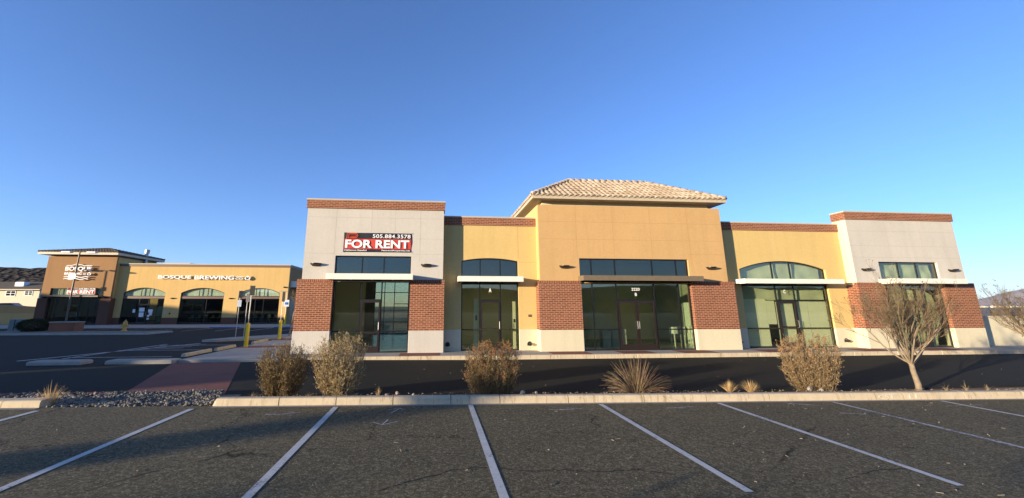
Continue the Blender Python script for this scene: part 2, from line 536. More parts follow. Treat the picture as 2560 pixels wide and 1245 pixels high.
mb = MB()
xs = [-14000, -400, -90, -30, 0, 40, 90, 400, 14000]
ys = [(-14000, -.4), (-400, -.4), (9.5, -.4), (9.75, -.14), (60, -.14), (400, -.14), (14000, -.14)]
vs = [(x, y, z) for y, z in ys for x in xs]
fs = [(j * 9 + i, j * 9 + i + 1, (j + 1) * 9 + i + 1, (j + 1) * 9 + i) for j in range(len(ys) - 1) for i in range(8)]
mb.add(vs, fs)
struct('ground', mb, M['desert'])

def sheet(mb, xs, ys, zf):
    vs = [(x, y, zf(x, y)) for y in ys for x in xs]
    k = len(xs)
    mb.add(vs, [(j * k + i, j * k + i + 1, (j + 1) * k + i + 1, (j + 1) * k + i) for j in range(len(ys) - 1) for i in range(k - 1)])

mb = MB(); sheet(mb, [-60, -30, -20, -10, 0, 10, 22, 60], [-60, 0, 9.5], lambda x, y: zlot(x))
struct('parking_lot', mb, M['lot'])
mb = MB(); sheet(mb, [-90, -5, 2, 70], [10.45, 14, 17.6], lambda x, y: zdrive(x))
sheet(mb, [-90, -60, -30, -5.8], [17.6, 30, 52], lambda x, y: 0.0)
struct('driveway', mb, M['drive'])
mb = MB(); sheet(mb, [-4.5, 2, 70], [9.55, 10.3, 10.6], lambda x, y: zdrive(x) - 0.03)
struct('planting_strip', mb, M['dirt'])
# gutter strip along the kerb
mb = MB(); sheet(mb, [-4.38, 0, 10, 22, 40], [9.33, 9.5], lambda x, y: zlot(x) + .004)
sheet(mb, [-30, -7.6], [9.33, 9.5], lambda x, y: zlot(x) + .004)
struct('gutter', mb, M['kerbd'])
# crosswalk
mb = MB(); mb.add([(-7.0, 10.5, .004), (-4.7, 10.5, .004), (-7.1, 16.95, .004), (-9.45, 16.95, .004)], [(0, 1, 2, 3)])
struct('crosswalk', mb, M['pink'])
mb = MB(); sheet(mb, [-30, -7.5, -4.4], [9.5, 9.62, 10.75], lambda x, y: 0.03)
struct('gravel_bed_soil', mb, M['dirt'])

def kerb_piece(mb, x0, x1, y0, y1, z0f, z1f, r=0.035):
    prof = [(y0, 0), (y0 + .012, .55), (y0 + .02, None), (y0 + .02 + r, 1), (y1, 1)]
    vs = []
    for x in (x0, x1):
        zb, zt = z0f(x) - .06, z1f(x)
        vs += [(x, y0 - .012, zb), (x, y0, zt - .04), (x, y0 + .014, zt - .012), (x, y0 + .04, zt), (x, y1, zt), (x, y1, zb)]
    k = 6
    fs = [(i, i + k, (i + 1) % k + k, (i + 1) % k) for i in range(k)] + [tuple(range(k - 1, -1, -1)), tuple(range(k, 2 * k))]
    mb.add(vs, fs)

mb = MB()
joints = [-4.36, -3.13, -1.99, -.83, .38, 1.43, 2.93, 4.65, 6.1, 7.62, 9.35, 11.0, 12.6, 14.2, 15.8, 17.4, 19, 20.6, 22.2, 26, 30]
for a, b in zip(joints[:-1], joints[1:]):
    kerb_piece(mb, a + .008, b - .008, KY, KY + .17, zlot, zktop)
# sloping end
vs = [(-4.36, KY, zlot(-4.3) - .05), (-4.36, KY + .17, zlot(-4.3) - .05), (-4.36, KY + .17, zktop(-4.36) - .01), (-4.36, KY + .03, zktop(-4.36) - .01), (-4.43, KY + .03, .05), (-4.43, KY + .17, .05)]
mb.add(vs, [(0, 3, 4), (3, 2, 5, 4), (1, 5, 2), (0, 4, 5, 1)])
struct('kerb', mb, M['kerb'])
mb = MB()
jl = [-20, -15.5, -13.2, -10.9, -9.3, -7.62]
for a, b in zip(jl[:-1], jl[1:]): kerb_piece(mb, a + .006, b - .006, KY + .02, KY + .3, zlot, lambda x: .225)
struct('kerb', mb, M['kerb'])
mb = MB(); mb.bbox(-14, -7.35, 11.0, 11.12, -.05, .075, .012)
struct('red_kerb', mb, M['redkerb'])

# pale chalked letters on the kerb face
mb = MB()
put_text(mb, 'CST', 10.33, KY - .012, zktop(10.5) - .125, height=.085, width=.42, ext=.002)
put_text(mb, '11', 11.12, KY - .012, zktop(11.2) - .125, height=.085, width=.2, ext=.002)
struct('kerb_chalk_writing', mb, mat_paint('chalk', (.72, .64, .52), (.56, .47, .35), .36, .5, 30))

# walk in front of the shops, and left of them
mb = MB()
wj = [-5.5, -3.1, -1.0, .7, 2.6, 4.76, 6.6, 8.4, 10.1, 12.1, 13.9, 16.2, 18.3, 20.4, 22.6, 24.6, 26.6, 29, 32, 36, 40]
for a, b in zip(wj[:-1], wj[1:]):
    mb.bbox(a + .005, b - .005, 17.42, 17.58, -.2, .094, .015)
struct('walk_kerb', mb, M['kerb'])
mb = MB()
for a, b in zip(wj[:-1], wj[1:]): mb.box(a + .003, b - .003, 17.585, 19.6, -.2, .095)
mb.box(-9.35, -5.5, 17.0, 20.0, -.1, .1); mb.box(-9.35, -5.5, 20.01, 24.5, -.1, .1); mb.box(-9.35, -5.5, 24.51, 30, -.1, .1)
mb.box(-9.35, -5.5, 30.01, 37, -.1, .1)
struct('pavement', mb, M['conc'])
mb = MB()
for a, b in ((-1.4, .25), (4.9, 6.6), (7.9, 9.4), (10.6, 12.2), (14.4, 16.4), (19.0, 20.6), (22.2, 24.2), (-4.6, -3.4)):
    mb.box(a, b, 17.585, 18.62, .05, .0992)
mb.box(-9.3, -5.9, 21.6, 22.6, .05, .1042); mb.box(-9.3, -5.9, 26.2, 27.6, .05, .1042); mb.box(-9.3, -5.9, 31, 32.2, .05, .1042)
struct('pavement_colour_bands', mb, M['pink'])

# islands and kerbs left of the shops
mb = MB()
mb.bbox(-14.15, -12.4, 16.65, 17.3, -.05, .13, .04)
mb.bbox(-11.65, -9.36, 16.72, 17.35, -.05, .13, .04)
mb.poly([(-13.4, 26.5), (-12.6, 26.5), (-9.38, 28.5), (-9.38, 31.5), (-10.2, 31.5), (-12.6, 28.6)], -.05, .13)
mb.bbox(-34.5, -20.8, 33.5, 36.7, -.05, .12, .06)
struct('traffic_island', mb, M['kerbd'])
mb = MB(); mb.box(-34.2, -21.2, 33.8, 36.4, .1, .124)
struct('island_soil', mb, M['dirt'])
mb = MB(); mb.bbox(-52, -12.6, 43.2, 50.5, -.05, .08, .03)
struct('pavement', mb, M['conc'])
mb = MB(); mb.box(-21.3, -18.6, 43.16, 43.36, -.02, .086); mb.box(-15.4, -13.4, 43.16, 43.36, -.02, .086)
struct('blue_kerb', mb, M['bluepaint'])

# painted markings
def stripe(mb, x0, y0, x1, y1, wd, zf, n=1):
    dx, dy = x1 - x0, y1 - y0
    L = sqrt(dx * dx + dy * dy); nx, ny = -dy / L * wd / 2, dx / L * wd / 2
    for i in range(n):
        a, b = i / n, (i + 1) / n
        p = [(x0 + dx * a + nx, y0 + dy * a + ny), (x0 + dx * b + nx, y0 + dy * b + ny), (x0 + dx * b - nx, y0 + dy * b - ny), (x0 + dx * a - nx, y0 + dy * a - ny)]
        mb.add([(q[0], q[1], zf(q[0])) for q in p], [(0, 1, 2, 3)])
zl4 = lambda x: zlot(x) + .005
P0 = 0.789; BAY = 2.74
for k in range(-4, 6):
    x = P0 + k * BAY + (.06 if k == 1 else 0)
    y1 = {-1: 9.28, 0: 9.36, -2: 9.24, -3: 9.2}.get(k, 9.3)
    mb = MB(); stripe(mb, x, y1, x, 4.95, .105, zl4, 1)
    struct('parking_line', mb, M['whiteworn'] if k == 3 else M['white'])
z004 = lambda x: .005
mb = MB()
for y in (19.0, 21.8, 24.4): stripe(mb, -14.6, y, -10.7, y, .1, z004)
stripe(mb, -14.5, 18.6, -14.5, 25.2, .12, z004)
stripe(mb, -15.6, 18.0, -13.0, 25.6, .14, z004)
for i in range(4): stripe(mb, -14.3, 22.1 + i * .7, -12.4, 22.9 + i * .7, .1, z004)
for i in range(8): stripe(mb, -29 + i * 2.7, 37.8, -29 + i * 2.7, 43.0, .1, z004)
struct('painted_bay_lines', mb, M['white'])
mb = MB(); rnd = random.Random(77)
for line in ([(-0.64, 5.19), (-0.36, 5.43), (-0.09, 5.57), (0.21, 5.78), (0.52, 5.89), (0.82, 5.83), (1.26, 5.71), (1.72, 5.71), (2.11, 5.63), (2.66, 5.68), (3.07, 5.47)], [(5.03, 5.22), (5.36, 5.33), (5.68, 5.44), (5.92, 5.47), (6.23, 5.51)], [(4.17, 6.46), (4.5, 6.47), (4.89, 6.56)], [(7.13, 6.48), (7.03, 6.26), (7.39, 6.27)]):
    P = []
    for (x0, y0), (x1, y1) in zip(line[:-1], line[1:]):
        k = max(2, int(sqrt((x1 - x0) ** 2 + (y1 - y0) ** 2) / .05))
        for i in range(k): P.append((x0 + (x1 - x0) * i / k + rnd.gauss(0, .012), y0 + (y1 - y0) * i / k + rnd.gauss(0, .016)))
    vs = []
    for i, (x, y) in enumerate(P):
        w_ = rnd.uniform(.002, .011) * (1.6 if rnd.random() < .2 else 1)
        vs += [(x, y - w_, zlot(x) + .0035), (x, y + w_, zlot(x) + .0035)]
    mb.add(vs, [(2 * i, 2 * i + 2, 2 * i + 3, 2 * i + 1) for i in range(len(P) - 1)])
struct('asphalt_cracks', mb, M['crack'])
# small survey arrows sprayed on the asphalt
mb = MB()
def seg(pts, wd=.025):
    for a, b in zip(pts[:-1], pts[1:]): stripe(mb, a[0], a[1], b[0], b[1], wd, zl4)
for pts in ([(-3.12, 8.72), (-2.62, 8.66)], [(-3.12, 8.76), (-2.9, 8.74), (-2.55, 8.84)], [(-2.75, 8.9), (-2.5, 8.82)],
            [(-.87, 8.98), (-.66, 9.12), (-.55, 8.95)], [(-.66, 9.1), (-.8, 8.72)], [(-1.05, 8.1), (-.86, 7.92), (-.62, 8.12)], [(-.86, 7.95), (-.8, 8.25)],
            [(2.35, 8.86), (2.85, 8.82)], [(2.55, 8.86), (2.95, 8.96)], [(2.75, 9.02), (3.05, 8.9)],
            [(4.85, 8.92), (5.2, 8.86)], [(5.0, 8.9), (5.5, 9.0)], [(7.75, 9.1), (7.95, 9.22), (8.35, 8.95)], [(7.8, 9.2), (8.2, 9.02)],
            [(8.2, 8.35), (8.6, 8.2), (8.75, 8.33)], [(8.15, 8.3), (8.62, 8.22)], [(11.2, 8.8), (11.75, 8.84), (12.2, 8.86)]):
    seg(pts)
struct('sprayed_arrows', mb, M['whiteworn'])

# ================================================================== SHOP BUILDING
ZS, ZB, ZR, ZW = .095, 1.006, 3.167, 4.207
Y1, Y2 = 18.75, 19.25
BACK = 31.0
B = thing('retail_building', (10.4, 18.75, 0.095), 'row of shops with grey end towers, yellow walls and tiled roof over an orange middle', 'building')

def wall(name, outer, holes, y, th, mat, parent=None, label=None):
    mb = MB(); mb.panel(outer, holes, y, y + th)
    return mb.build(name, mat, parent or B, label=label)

def rect(x0, x1, z0, z1): return [(x0, z0), (x1, z0), (x1, z1), (x0, z1)]

def arch_pts(x0, x1, z0, zs, zp, n=18):
    """opening with a segmental arch"""
    h = zp - zs; c = (x1 - x0) / 2; r = (c * c + h * h) / (2 * h); cx = (x0 + x1) / 2; cz = zp - r
    a = math.asin(c / r)
    pts = [(x0, z0), (x1, z0)]
    for i in range(n + 1):
        t = a - 2 * a * i / n
        pts.append((cx + r * sin(t), cz + r * cos(t)))
    return pts

def tower_walls(root, x0, x1, y, ztop, wx0, wx1, wz1, mat, depth):
    wall('wall', rect(x0, x1, ZR - .1, ztop), [rect(wx0, wx1, ZR - .06, wz1)], y, .2, mat, root)

def joints_mesh(lines_v, lines_h, y, root, mat='joint'):
    mb = MB()
    for x, z0, z1 in lines_v: mb.box(x - .006, x + .006, y - .0025, y + .01, z0, z1)
    for z, x0, x1 in lines_h: mb.box(x0, x1, y - .003, y + .01, z - .006, z + .006)
    mb.build('control_joints', M[mat], root)

def pier(root, x0, x1, y, yb, name='brick_pier'):
    """brick pier with soldier course and a stucco base; front at y, back at yb"""
    mb = MB(); mb.box(x0, x1, y, yb, ZB + .002, ZR - .115); mb.build(name, M['brick'], root)
    mb = MB(); mb.box(x0 - .004, x1 + .004, y - .004, yb, ZR - .115, ZR); mb.build('soldier_course', M['soldier'], root)
    mb = MB(); mb.bbox(x0 - .006, x1 + .006, y - .006, yb, .02, ZB, .012); mb.build('pier_base', M['cream'] if x0 > 4 else M['grey'], root)

def window(root, x0, x1, z0, z1, y, mull, rails=(), glass='glass', arch=None, fw=.05, gap=None):
    """aluminium frame (one mesh) with its panes as a sub-part"""
    mb = MB(); d0, d1 = y + .10, y + .17
    if arch:
        a = arch_pts(x0, x1, z0, z1, arch); n = len(a)
        inner = arch_pts(x0 + fw, x1 - fw, z0 + fw, z1 - fw * .6, arch - fw)
        mb.panel(a, [inner], d0, d1)
        zt = lambda x: arch - (arch - z1) * ((x - (x0 + x1) / 2) / ((x1 - x0) / 2)) ** 2 - .01
    else:
        mb.panel(rect(x0, x1, z0, z1), [rect(x0 + fw, x1 - fw, z0 + fw, z1 - fw)], d0, d1)
        zt = lambda x: z1 - fw / 2
    for m in mull: mb.box(m - fw / 2, m + fw / 2, d0 + .004, d1 - .004, z0 + fw / 2, zt(m))
    for xa, xb, z in rails: mb.box(xa, xb, d0 + .002, d1 - .002, z - fw / 2, z + fw / 2)
    fr = mb.build('window', M['frame'], root)
    mb = MB()
    if gap:      # the door stands here, with a pane of its own
        mb.box(x0 + .01, gap[0], y + .13, y + .138, z0 + .01, z1 - .01); mb.box(gap[1], x1 - .01, y + .13, y + .138, z0 + .01, z1 - .01)
        mb.box(gap[0], gap[1], y + .13, y + .138, gap[2], z1 - .01)
        build_each(mb, 'pane', M[glass], fr)
        return fr
    mb.box(x0 + .01, x1 - .01, y + .13, y + .138, z0 + .01, (arch or z1) - .01)
    mb.build('pane', M[glass], fr)
    return fr

def door(root, x0, x1, z0, z1, y, hinge_left=True, midrail=None):
    mb = MB(); d0, d1 = y + .085, y + .135
    st = .075
    mb.box(x0, x0 + st, d0, d1, z0 + .01, z1); mb.box(x1 - st, x1, d0, d1, z0 + .01, z1)
    mb.box(x0 + st, x1 - st, d0 + .003, d1 - .003, z1 - .09, z1); mb.box(x0 + st, x1 - st, d0 + .003, d1 - .003, z0 + .01, z0 + .25)
    if midrail: mb.box(x0 + st, x1 - st, d0 + .005, d1 - .005, midrail - .035, midrail + .035)
    dr = mb.build('door', M['doorframe'], root)
    mb = MB(); mb.box(x0 + st, x1 - st, y + .106, y + .114, z0 + .25, z1 - .09); mb.build('pane', M['glass'], dr)
    hx = x1 - st / 2 if hinge_left else x0 + st / 2
    mb = MB(); mb.tube([(hx, d0, z0 + .92), (hx, d0 - .06, z0 + .94), (hx, d0 - .06, z0 + 1.24), (hx, d0, z0 + 1.26)], .012, 8)
    mb.build('handle', M['steel'], dr)
    return dr

def canopy(root, x0, x1, y0, y1, z0, z1, mat):
    mb = MB()
    t = .03
    mb.box(x0, x1, y0, y0 + t, z0, z1)                    # fascia
    mb.box(x0, x0 + t, y0 + t, y1, z0, z1); mb.box(x1 - t, x1, y0 + t, y1, z0, z1)
    mb.box(x0 + t, x1 - t, y0 + t, y1, z1 - .05, z1 - .012)
    k = max(3, int((x1 - x0) / .85))
    for i in range(1, k):
        x = x0 + (x1 - x0) * i / k
        mb.box(x - .02, x + .02, y0 + t, y1, z0 + .02, z1 - .05)
    return mb.build('canopy', mat, root)

def lamp_part(root, x, y, z):
    """dark half-lens wall lamp"""
    mb = MB(); n = 14; vs = []; W, D, Hh = .24, .26, .13
    rows = [(1.0, 0), (1.0, -.025), (.8, -.07), (.45, -.11), (.3, -.13)]
    for s, dz in rows:
        for i in range(n + 1):
            a = pi * i / n
            vs.append((x - cos(a) * W * (s * .6 + .4), y - sin(a) * D * s - .002, z + dz))
    fs = []
    k = n + 1
    for r in range(len(rows) - 1):
        for i in range(n): fs.append((r * k + i, r * k + i + 1, (r + 1) * k + i + 1, (r + 1) * k + i))
    fs.append(tuple(range(n, -1, -1))); fs.append(tuple((len(rows) - 1) * k + i for i in range(k)))
    mb.add(vs, fs); mb.box(x - .1, x + .1, y - .015, y + .01, z - .13, z + .01)
    return mb.build('wall_lamp', M['lamp'], root)

def band(root, x0, x1, y, z0, z1, left=None, right=None, mat='brick', cop='coping', over=.05):
    """brick parapet band wrapping a mass; left/right: depth the band returns"""
    mb = MB(); mb.box(x0 - over, x1 + over, y - over, y + .25, z0, z1 - .055)
    if left: mb.box(x0 - over, x0 + .2, y + .25, y + left, z0, z1 - .055)
    if right: mb.box(x1 - .2, x1 + over, y + .25, y + right, z0, z1 - .055)
    mb.build('parapet_band', M[mat], root)
    mb = MB(); o = over + .02
    mb.box(x0 - o, x1 + o, y - o, y + .28, z1 - .055, z1)
    if left: mb.box(x0 - o, x0 + .23, y + .28, y + left, z1 - .055, z1)
    if right: mb.box(x1 - .23, x1 + o, y + .28, y + right, z1 - .055, z1)
    mb.build('coping', M[cop], root)

def drain(root, x, y, z):
    mb = MB()
    mb.tube([(x, y, z), (x, y - .02, z)], .085, 14)
    mb.tube([(x, y - .02, z), (x, y - .1, z - .01), (x, y - .16, z - .06)], [.05, .05, .06], 12)
    mb.box(x - .1, x + .1, y - .012, y, z - .1, z + .02)
    return mb.build('roof_drain_spout', M['lamp'], root)

# ---- tower 1 (grey, left)
X0, X1 = -5.735, .335
tower_walls(B, X0, X1, Y1, 6.33, -4.393, -1.094, ZW, M['grey'], 5)
mb = MB(); mb.box(X0, X0 + .2, Y1 + .2, BACK, .02, 5.9); mb.box(X0, X0 + .2, Y1 + .2, Y1 + .72, 5.9, 6.33)
mb.box(X1 - .2, X1, Y1 + .2, Y1 + .72, 3.1, 6.33); mb.box(X0 + .2, X1 - .2, Y1 + .6, Y1 + .72, 5.0, 6.33)
build_each(mb, 'side_wall', M['grey'], B)
pier(B, -5.90, -4.393, Y1 - .09, Y1 + .12); pier(B, -1.094, .40, Y1 - .09, Y1 + .12)
band(B, X0, X1, Y1, 6.33, 6.76, .72, .72)
joints_mesh([(-4.46, 4.25, 6.33), (-2.9, 5.3, 6.33), (-1.85, 5.3, 6.33), (-.72, 4.0, 6.33)],
            [(5.93, X0, X1), (4.30, X0, -4.42), (4.30, -1.06, X1), (5.0, -.9, X1)], Y1, B)
window(B, -4.393, -1.094, 3.34, ZW, Y1, [-3.23, -2.28], glass='glassup')
window(B, -4.393, -1.094, ZS, 3.10, Y1, [-3.21, -2.33], [(-4.39, -3.21, .98), (-2.33, -1.1, .98), (-3.21, -2.33, 2.30)], gap=(-3.21, -2.33, 2.30))
door(B, -3.185, -2.355, ZS + .01, 2.275, Y1, True, .92)
mb = MB(); mb.box(-4.393, -1.094, Y1 + .08, Y1 + .2, 3.10, 3.34); mb.build('window_head', M['frame'], B)
canopy(B, -4.56, -.96, Y1 - .75, Y1 + .1, 3.13, 3.375, M['canopy'])
# ---- mid wall 2 (yellow)
X0, X1 = .335, 4.74
wall('wall', rect(X0, X1 + .3, ZB, 5.77), [arch_pts(1.19, 3.84, ZB + .0001, 4.09, 4.225)], Y2, .2, M['yellow'], B)
mb = MB(); mb.box(X0, 1.19, Y2 - .006, Y2 + .2, .02, ZB); mb.box(3.84, X1 + .3, Y2 - .006, Y2 + .2, .02, ZB)
build_each(mb, 'wall_base', M['cream'], B)
mb = MB(); mb.box(X0, X1 + .3, Y2 - .04, Y2 + .25, 5.77, 6.14); mb.build('parapet_band', M['brick'], B)
mb = MB(); mb.box(X0, X1 + .3, Y2 - .06, Y2 + .28, 6.14, 6.195); mb.build('coping', M['coping'], B)
joints_mesh([(3.86, 4.25, 5.77)], [(4.05, 3.9, X1)], Y2, B, 'jointo')
window(B, 1.19, 3.84, 3.33, 4.09, Y2, [2.07, 3.01], glass='glassup', arch=4.225)
window(B, 1.19, 3.84, ZS, 3.06, Y2, [2.05, 3.01], [(1.2, 2.05, 1.0), (3.01, 3.83, 1.0), (2.05, 3.01, 2.30)], gap=(2.05, 3.01, 2.30))
door(B, 2.08, 2.98, ZS + .01, 2.275, Y2, True, 1.02)
mb = MB(); mb.box(1.19, 3.84, Y2 + .08, Y2 + .2, 3.06, 3.33); mb.build('window_head', M['frame'], B)
canopy(B, 1.0, 3.92, Y2 - .78, Y2 + .1, 3.10, 3.335, M['canopy'])
drain(B, .6, Y2, .40); drain(B, 4.29, Y2, .40)
mb = MB(); mb.box(4.27, 4.41, Y2 - .02, Y2, 1.56, 1.66)
pl = mb.build('number_plaque', M['lamp'], B)
mb = MB(); put_text(mb, '2220', 4.285, Y2 - .024, 1.585, width=.11, ext=.002); mb.build('numerals', M['coping'], pl)
# ---- centre tower 3 (orange)
X0, X1 = 4.74, 13.84
wall('wall', rect(X0, X1, ZR - .1, 6.73), [rect(6.62, 11.95, ZR - .06, ZW)], Y1, .2, M['orange'], B)
mb = MB(); mb.box(X0, X0 + .2, Y1 + .2, Y1 + 4.2, 3.2, 6.73); mb.box(X0, X0 + .2, Y1 + .2, Y2, .02, 3.2)
build_each(mb, 'side_wall', M['yellow'], B)
mb = MB(); mb.box(X1 - .2, X1, Y1 + .2, Y2, .02, 3.2); mb.box(X1 - .2, X1, Y1 + .2, Y1 + .7, 3.2, 6.73)
build_each(mb, 'side_wall', M['orange'], B)
pier(B, 4.66, 6.62, Y1 - .09, Y1 + .12); pier(B, 11.95, 14.07, Y1 - .09, Y1 + .12)
mb = MB(); mb.box(4.66, 4.82, Y1 + .12, Y2, ZB, ZR - .115); mb.box(13.9, 14.07, Y1 + .12, Y2, ZB, ZR - .115); build_each(mb, 'brick_return', M['brick'], B)
mb = MB(); mb.box(4.65, 4.82, Y1 + .12, Y2, .02, ZB); mb.box(13.9, 14.075, Y1 + .12, Y2, .02, ZB); build_each(mb, 'pier_base', M['cream'], B)
joints_mesh([(8.35, 4.25, 6.73), (10.2, 4.25, 6.73), (12.1, 4.25, 6.73), (6.55, 4.25, 6.73)], [(5.93, 4.75, 13.83), (5.1, 4.75, 13.83), (4.45, 12, 13.83)], Y1, B, 'jointo')
window(B, 6.62, 11.95, 3.35, ZW, Y1, [7.22, 8.36, 10.18, 11.37], glass='glassup')
fr3 = window(B, 6.62, 11.95, ZS, 3.09, Y1, [7.21, 8.35, 10.18, 11.37], [(6.63, 8.35, 1.0), (10.18, 11.94, 1.0), (8.35, 10.18, 2.30)], glass='glassb', gap=(8.35, 10.18, 2.30))
door(B, 8.39, 9.26, ZS + .01, 2.275, Y1, True, None); door(B, 9.27, 10.14, ZS + .01, 2.275, Y1, False, None)
mb = MB(); mb.box(6.62, 11.95, Y1 + .08, Y1 + .2, 3.09, 3.35); mb.build('window_head', M['frame'], B)
canopy(B, 6.52, 12.14, Y1 - .74, Y1 + .1, 3.15, 3.375, M['canopyb'])
for body, x, z, h in (('2220', 9.29, 2.74, .13), ('B', 9.29, 2.50, .14)):
    mb = MB(); put_text(mb, body, x, Y1 + .125, z, height=h, width=(.40 if len(body) > 1 else .10), ext=.001, bold=.02, align='CENTER'); mb.build('unit_number', M['wtext'], fr3)
# ---- mid wall 4 (yellow)
X0, X1 = 13.84, 20.56
wall('wall', rect(X0 - .2, X1, ZB, 5.77), [arch_pts(14.87, 19.48, ZB + .0001, 3.83, 4.24)], Y2, .2, M['yellow'], B)
mb = MB(); mb.box(X0 - .2, 14.87, Y2 - .006, Y2 + .2, .02, ZB); mb.box(19.48, X1, Y2 - .006, Y2 + .2, .02, ZB)
build_each(mb, 'wall_base', M['cream'], B)
mb = MB(); mb.box(X0 - .2, X1, Y2 - .04, Y2 + .25, 5.77, 6.14); mb.build('parapet_band', M['brick'], B)
mb = MB(); mb.box(X0 - .2, X1, Y2 - .06, Y2 + .28, 6.14, 6.195); mb.build('coping', M['coping'], B)
window(B, 14.87, 19.48, 3.27, 3.83, Y2, [16.68, 17.65], glass='glass', arch=4.24)
fr4 = window(B, 14.87, 19.48, ZS, 3.05, Y2, [16.71, 17.69], [(14.88, 16.71, 1.0), (17.69, 19.47, 1.0), (16.71, 17.69, 2.33), (17.69, 19.47, 2.33)], gap=(16.71, 17.69, 2.33))
door(B, 16.74, 17.66, ZS + .01, 2.295, Y2, True, 1.05)
mb = MB(); mb.box(14.87, 19.48, Y2 + .08, Y2 + .2, 3.05, 3.27); mb.build('window_head', M['frame'], B)
canopy(B, 14.5, 19.6, Y2 - .78, Y2 + .1, 3.09, 3.31, M['canopy'])
drain(B, 14.4, Y2, .42); drain(B, 19.92, Y2, .44)
mb = MB(); put_text(mb, 'C', 17.2, Y2 + .125, 2.66, height=.17, width=.11, ext=.001, bold=.02, align='CENTER'); mb.build('unit_number', M['wtext'], fr4)
# ---- tower 5 (grey, right)
X0, X1 = 20.56, 26.6
tower_walls(B, X0, X1, Y1, 6.33, 21.93, 25.19, ZW, M['grey'], 5)
mb = MB(); mb.box(X0, X0 + .2, Y1 + .2, Y1 + .72, 3.1, 6.33); mb.box(X0, X0 + .2, Y1 + .2, Y2, .02, 3.1)
build_each(mb, 'side_wall', M['cream'], B)
mb = MB(); mb.box(X1 - .2, X1, Y1 + .2, BACK, .02, 5.9); mb.box(X1 - .2, X1, Y1 + .2, Y1 + .72, 5.9, 6.33); mb.box(X0 + .2, X1 - .2, Y1 + .6, Y1 + .72, 5.0, 6.33)
build_each(mb, 'side_wall', M['grey'], B)
pier(B, 20.48, 21.93, Y1 - .09, Y1 + .12); pier(B, 25.19, 26.88, Y1 - .09, Y1 + .12)
mb = MB(); mb.box(20.48, 20.64, Y1 + .12, Y2, ZB, ZR - .115); build_each(mb, 'brick_return', M['brick'], B)
mb = MB(); mb.box(20.47, 20.64, Y1 + .12, Y2, .02, ZB); build_each(mb, 'pier_base', M['cream'], B)
band(B, X0, X1, Y1, 6.33, 6.76, .72, .72)
joints_mesh([(22.7, 4.3, 6.33), (24.6, 4.3, 6.33)], [(5.75, X0, X1), (5.0, X0, X1), (4.42, X0, X1)], Y1, B)
window(B, 21.93, 25.19, 3.33, ZW, Y1, [23.07, 24.08], glass='glass')
window(B, 21.93, 25.19, ZS, 3.06, Y1, [23.05, 24.10], [(21.94, 23.05, 1.0), (24.1, 25.18, 1.0), (23.05, 24.1, 2.30)], gap=(23.05, 24.1, 2.30))
door(B, 23.1, 24.05, ZS + .01, 2.275, Y1, True, 1.02)
mb = MB(); mb.box(21.93, 25.19, Y1 + .08, Y1 + .2, 3.06, 3.33); mb.build('window_head', M['frame'], B)
canopy(B, 21.75, 25.6, Y1 - .76, Y1 + .1, 3.10, 3.34, M['canopy'])
# lamps
for x in (-5.19, -.42, 5.9, 13.05, 21.15, 25.95): lamp_part(B, x, Y1, 3.86)
# ---- shell: roof deck, rear wall, party walls, rooms
mb = MB()
mb.box(-5.5, 26.4, Y2 + .3, BACK, 5.2, 5.35)
mb.build('roof_deck', M['conc'], B)
mb = MB()
mb.panel(rect(-5.53, 26.4, .02, 5.9), [rect(-4.3, -1.0, .12, 3.9)], BACK - .2, BACK)
mb.build('rear_wall', M['yellow'], B)
rf = window(B, -4.3, -1.0, .12, 3.9, BACK - .2, [-3.6, -2.9, -1.9], [(-4.3, -1, 3.0), (-2.9, -1.9, 2.2), (-4.3, -1, .95)])
mb = MB()
for x in (.5, 4.9, 13.7, 20.6): mb.box(x - .08, x + .08, Y2 + .21, BACK - .2, .02, 5.19)
mb.box(.58, 4.82, 22.7, 22.85, .02, 5.19); mb.box(4.98, 13.62, 25, 25.15, .02, 5.19); mb.box(13.78, 20.52, 24, 24.15, .02, 5.19); mb.box(20.68, 26.4, 24, 24.15, .02, 5.19)
build_each(mb, 'party_wall', M['inwall'], B)
mb = MB(); mb.box(-5.53, 26.4, Y2 + .21, BACK - .2, .03, .1); mb.build('interior_floor', M['infloor'], B)
mb = MB(); mb.box(-5.53, 26.4, Y2 + .21, BACK - .2, 4.6, 4.7); mb.build('interior_ceiling', M['inceil'], B)
# stub walls inside unit A with a switch panel
mb = MB(); mb.box(1.80, 2.0, 19.62, 19.7, .1, 2.35); mb.box(1.3, 1.42, 21.2, 22.7, .1, 2.5); mb.box(3.60, 3.76, 19.66, 19.74, .1, 2.25)
mb.box(-5.5, -3.9, 24.2, 24.35, .1, 4.6)
build_each(mb, 'stub_wall', M['inwall'], B)
mb = MB(); mb.box(1.87, 1.94, 19.6, 19.62, 1.4, 1.62); mb.box(3.65, 3.71, 19.64, 19.66, 1.3, 1.45); build_each(mb, 'switch_panel', M['lamp'], B)
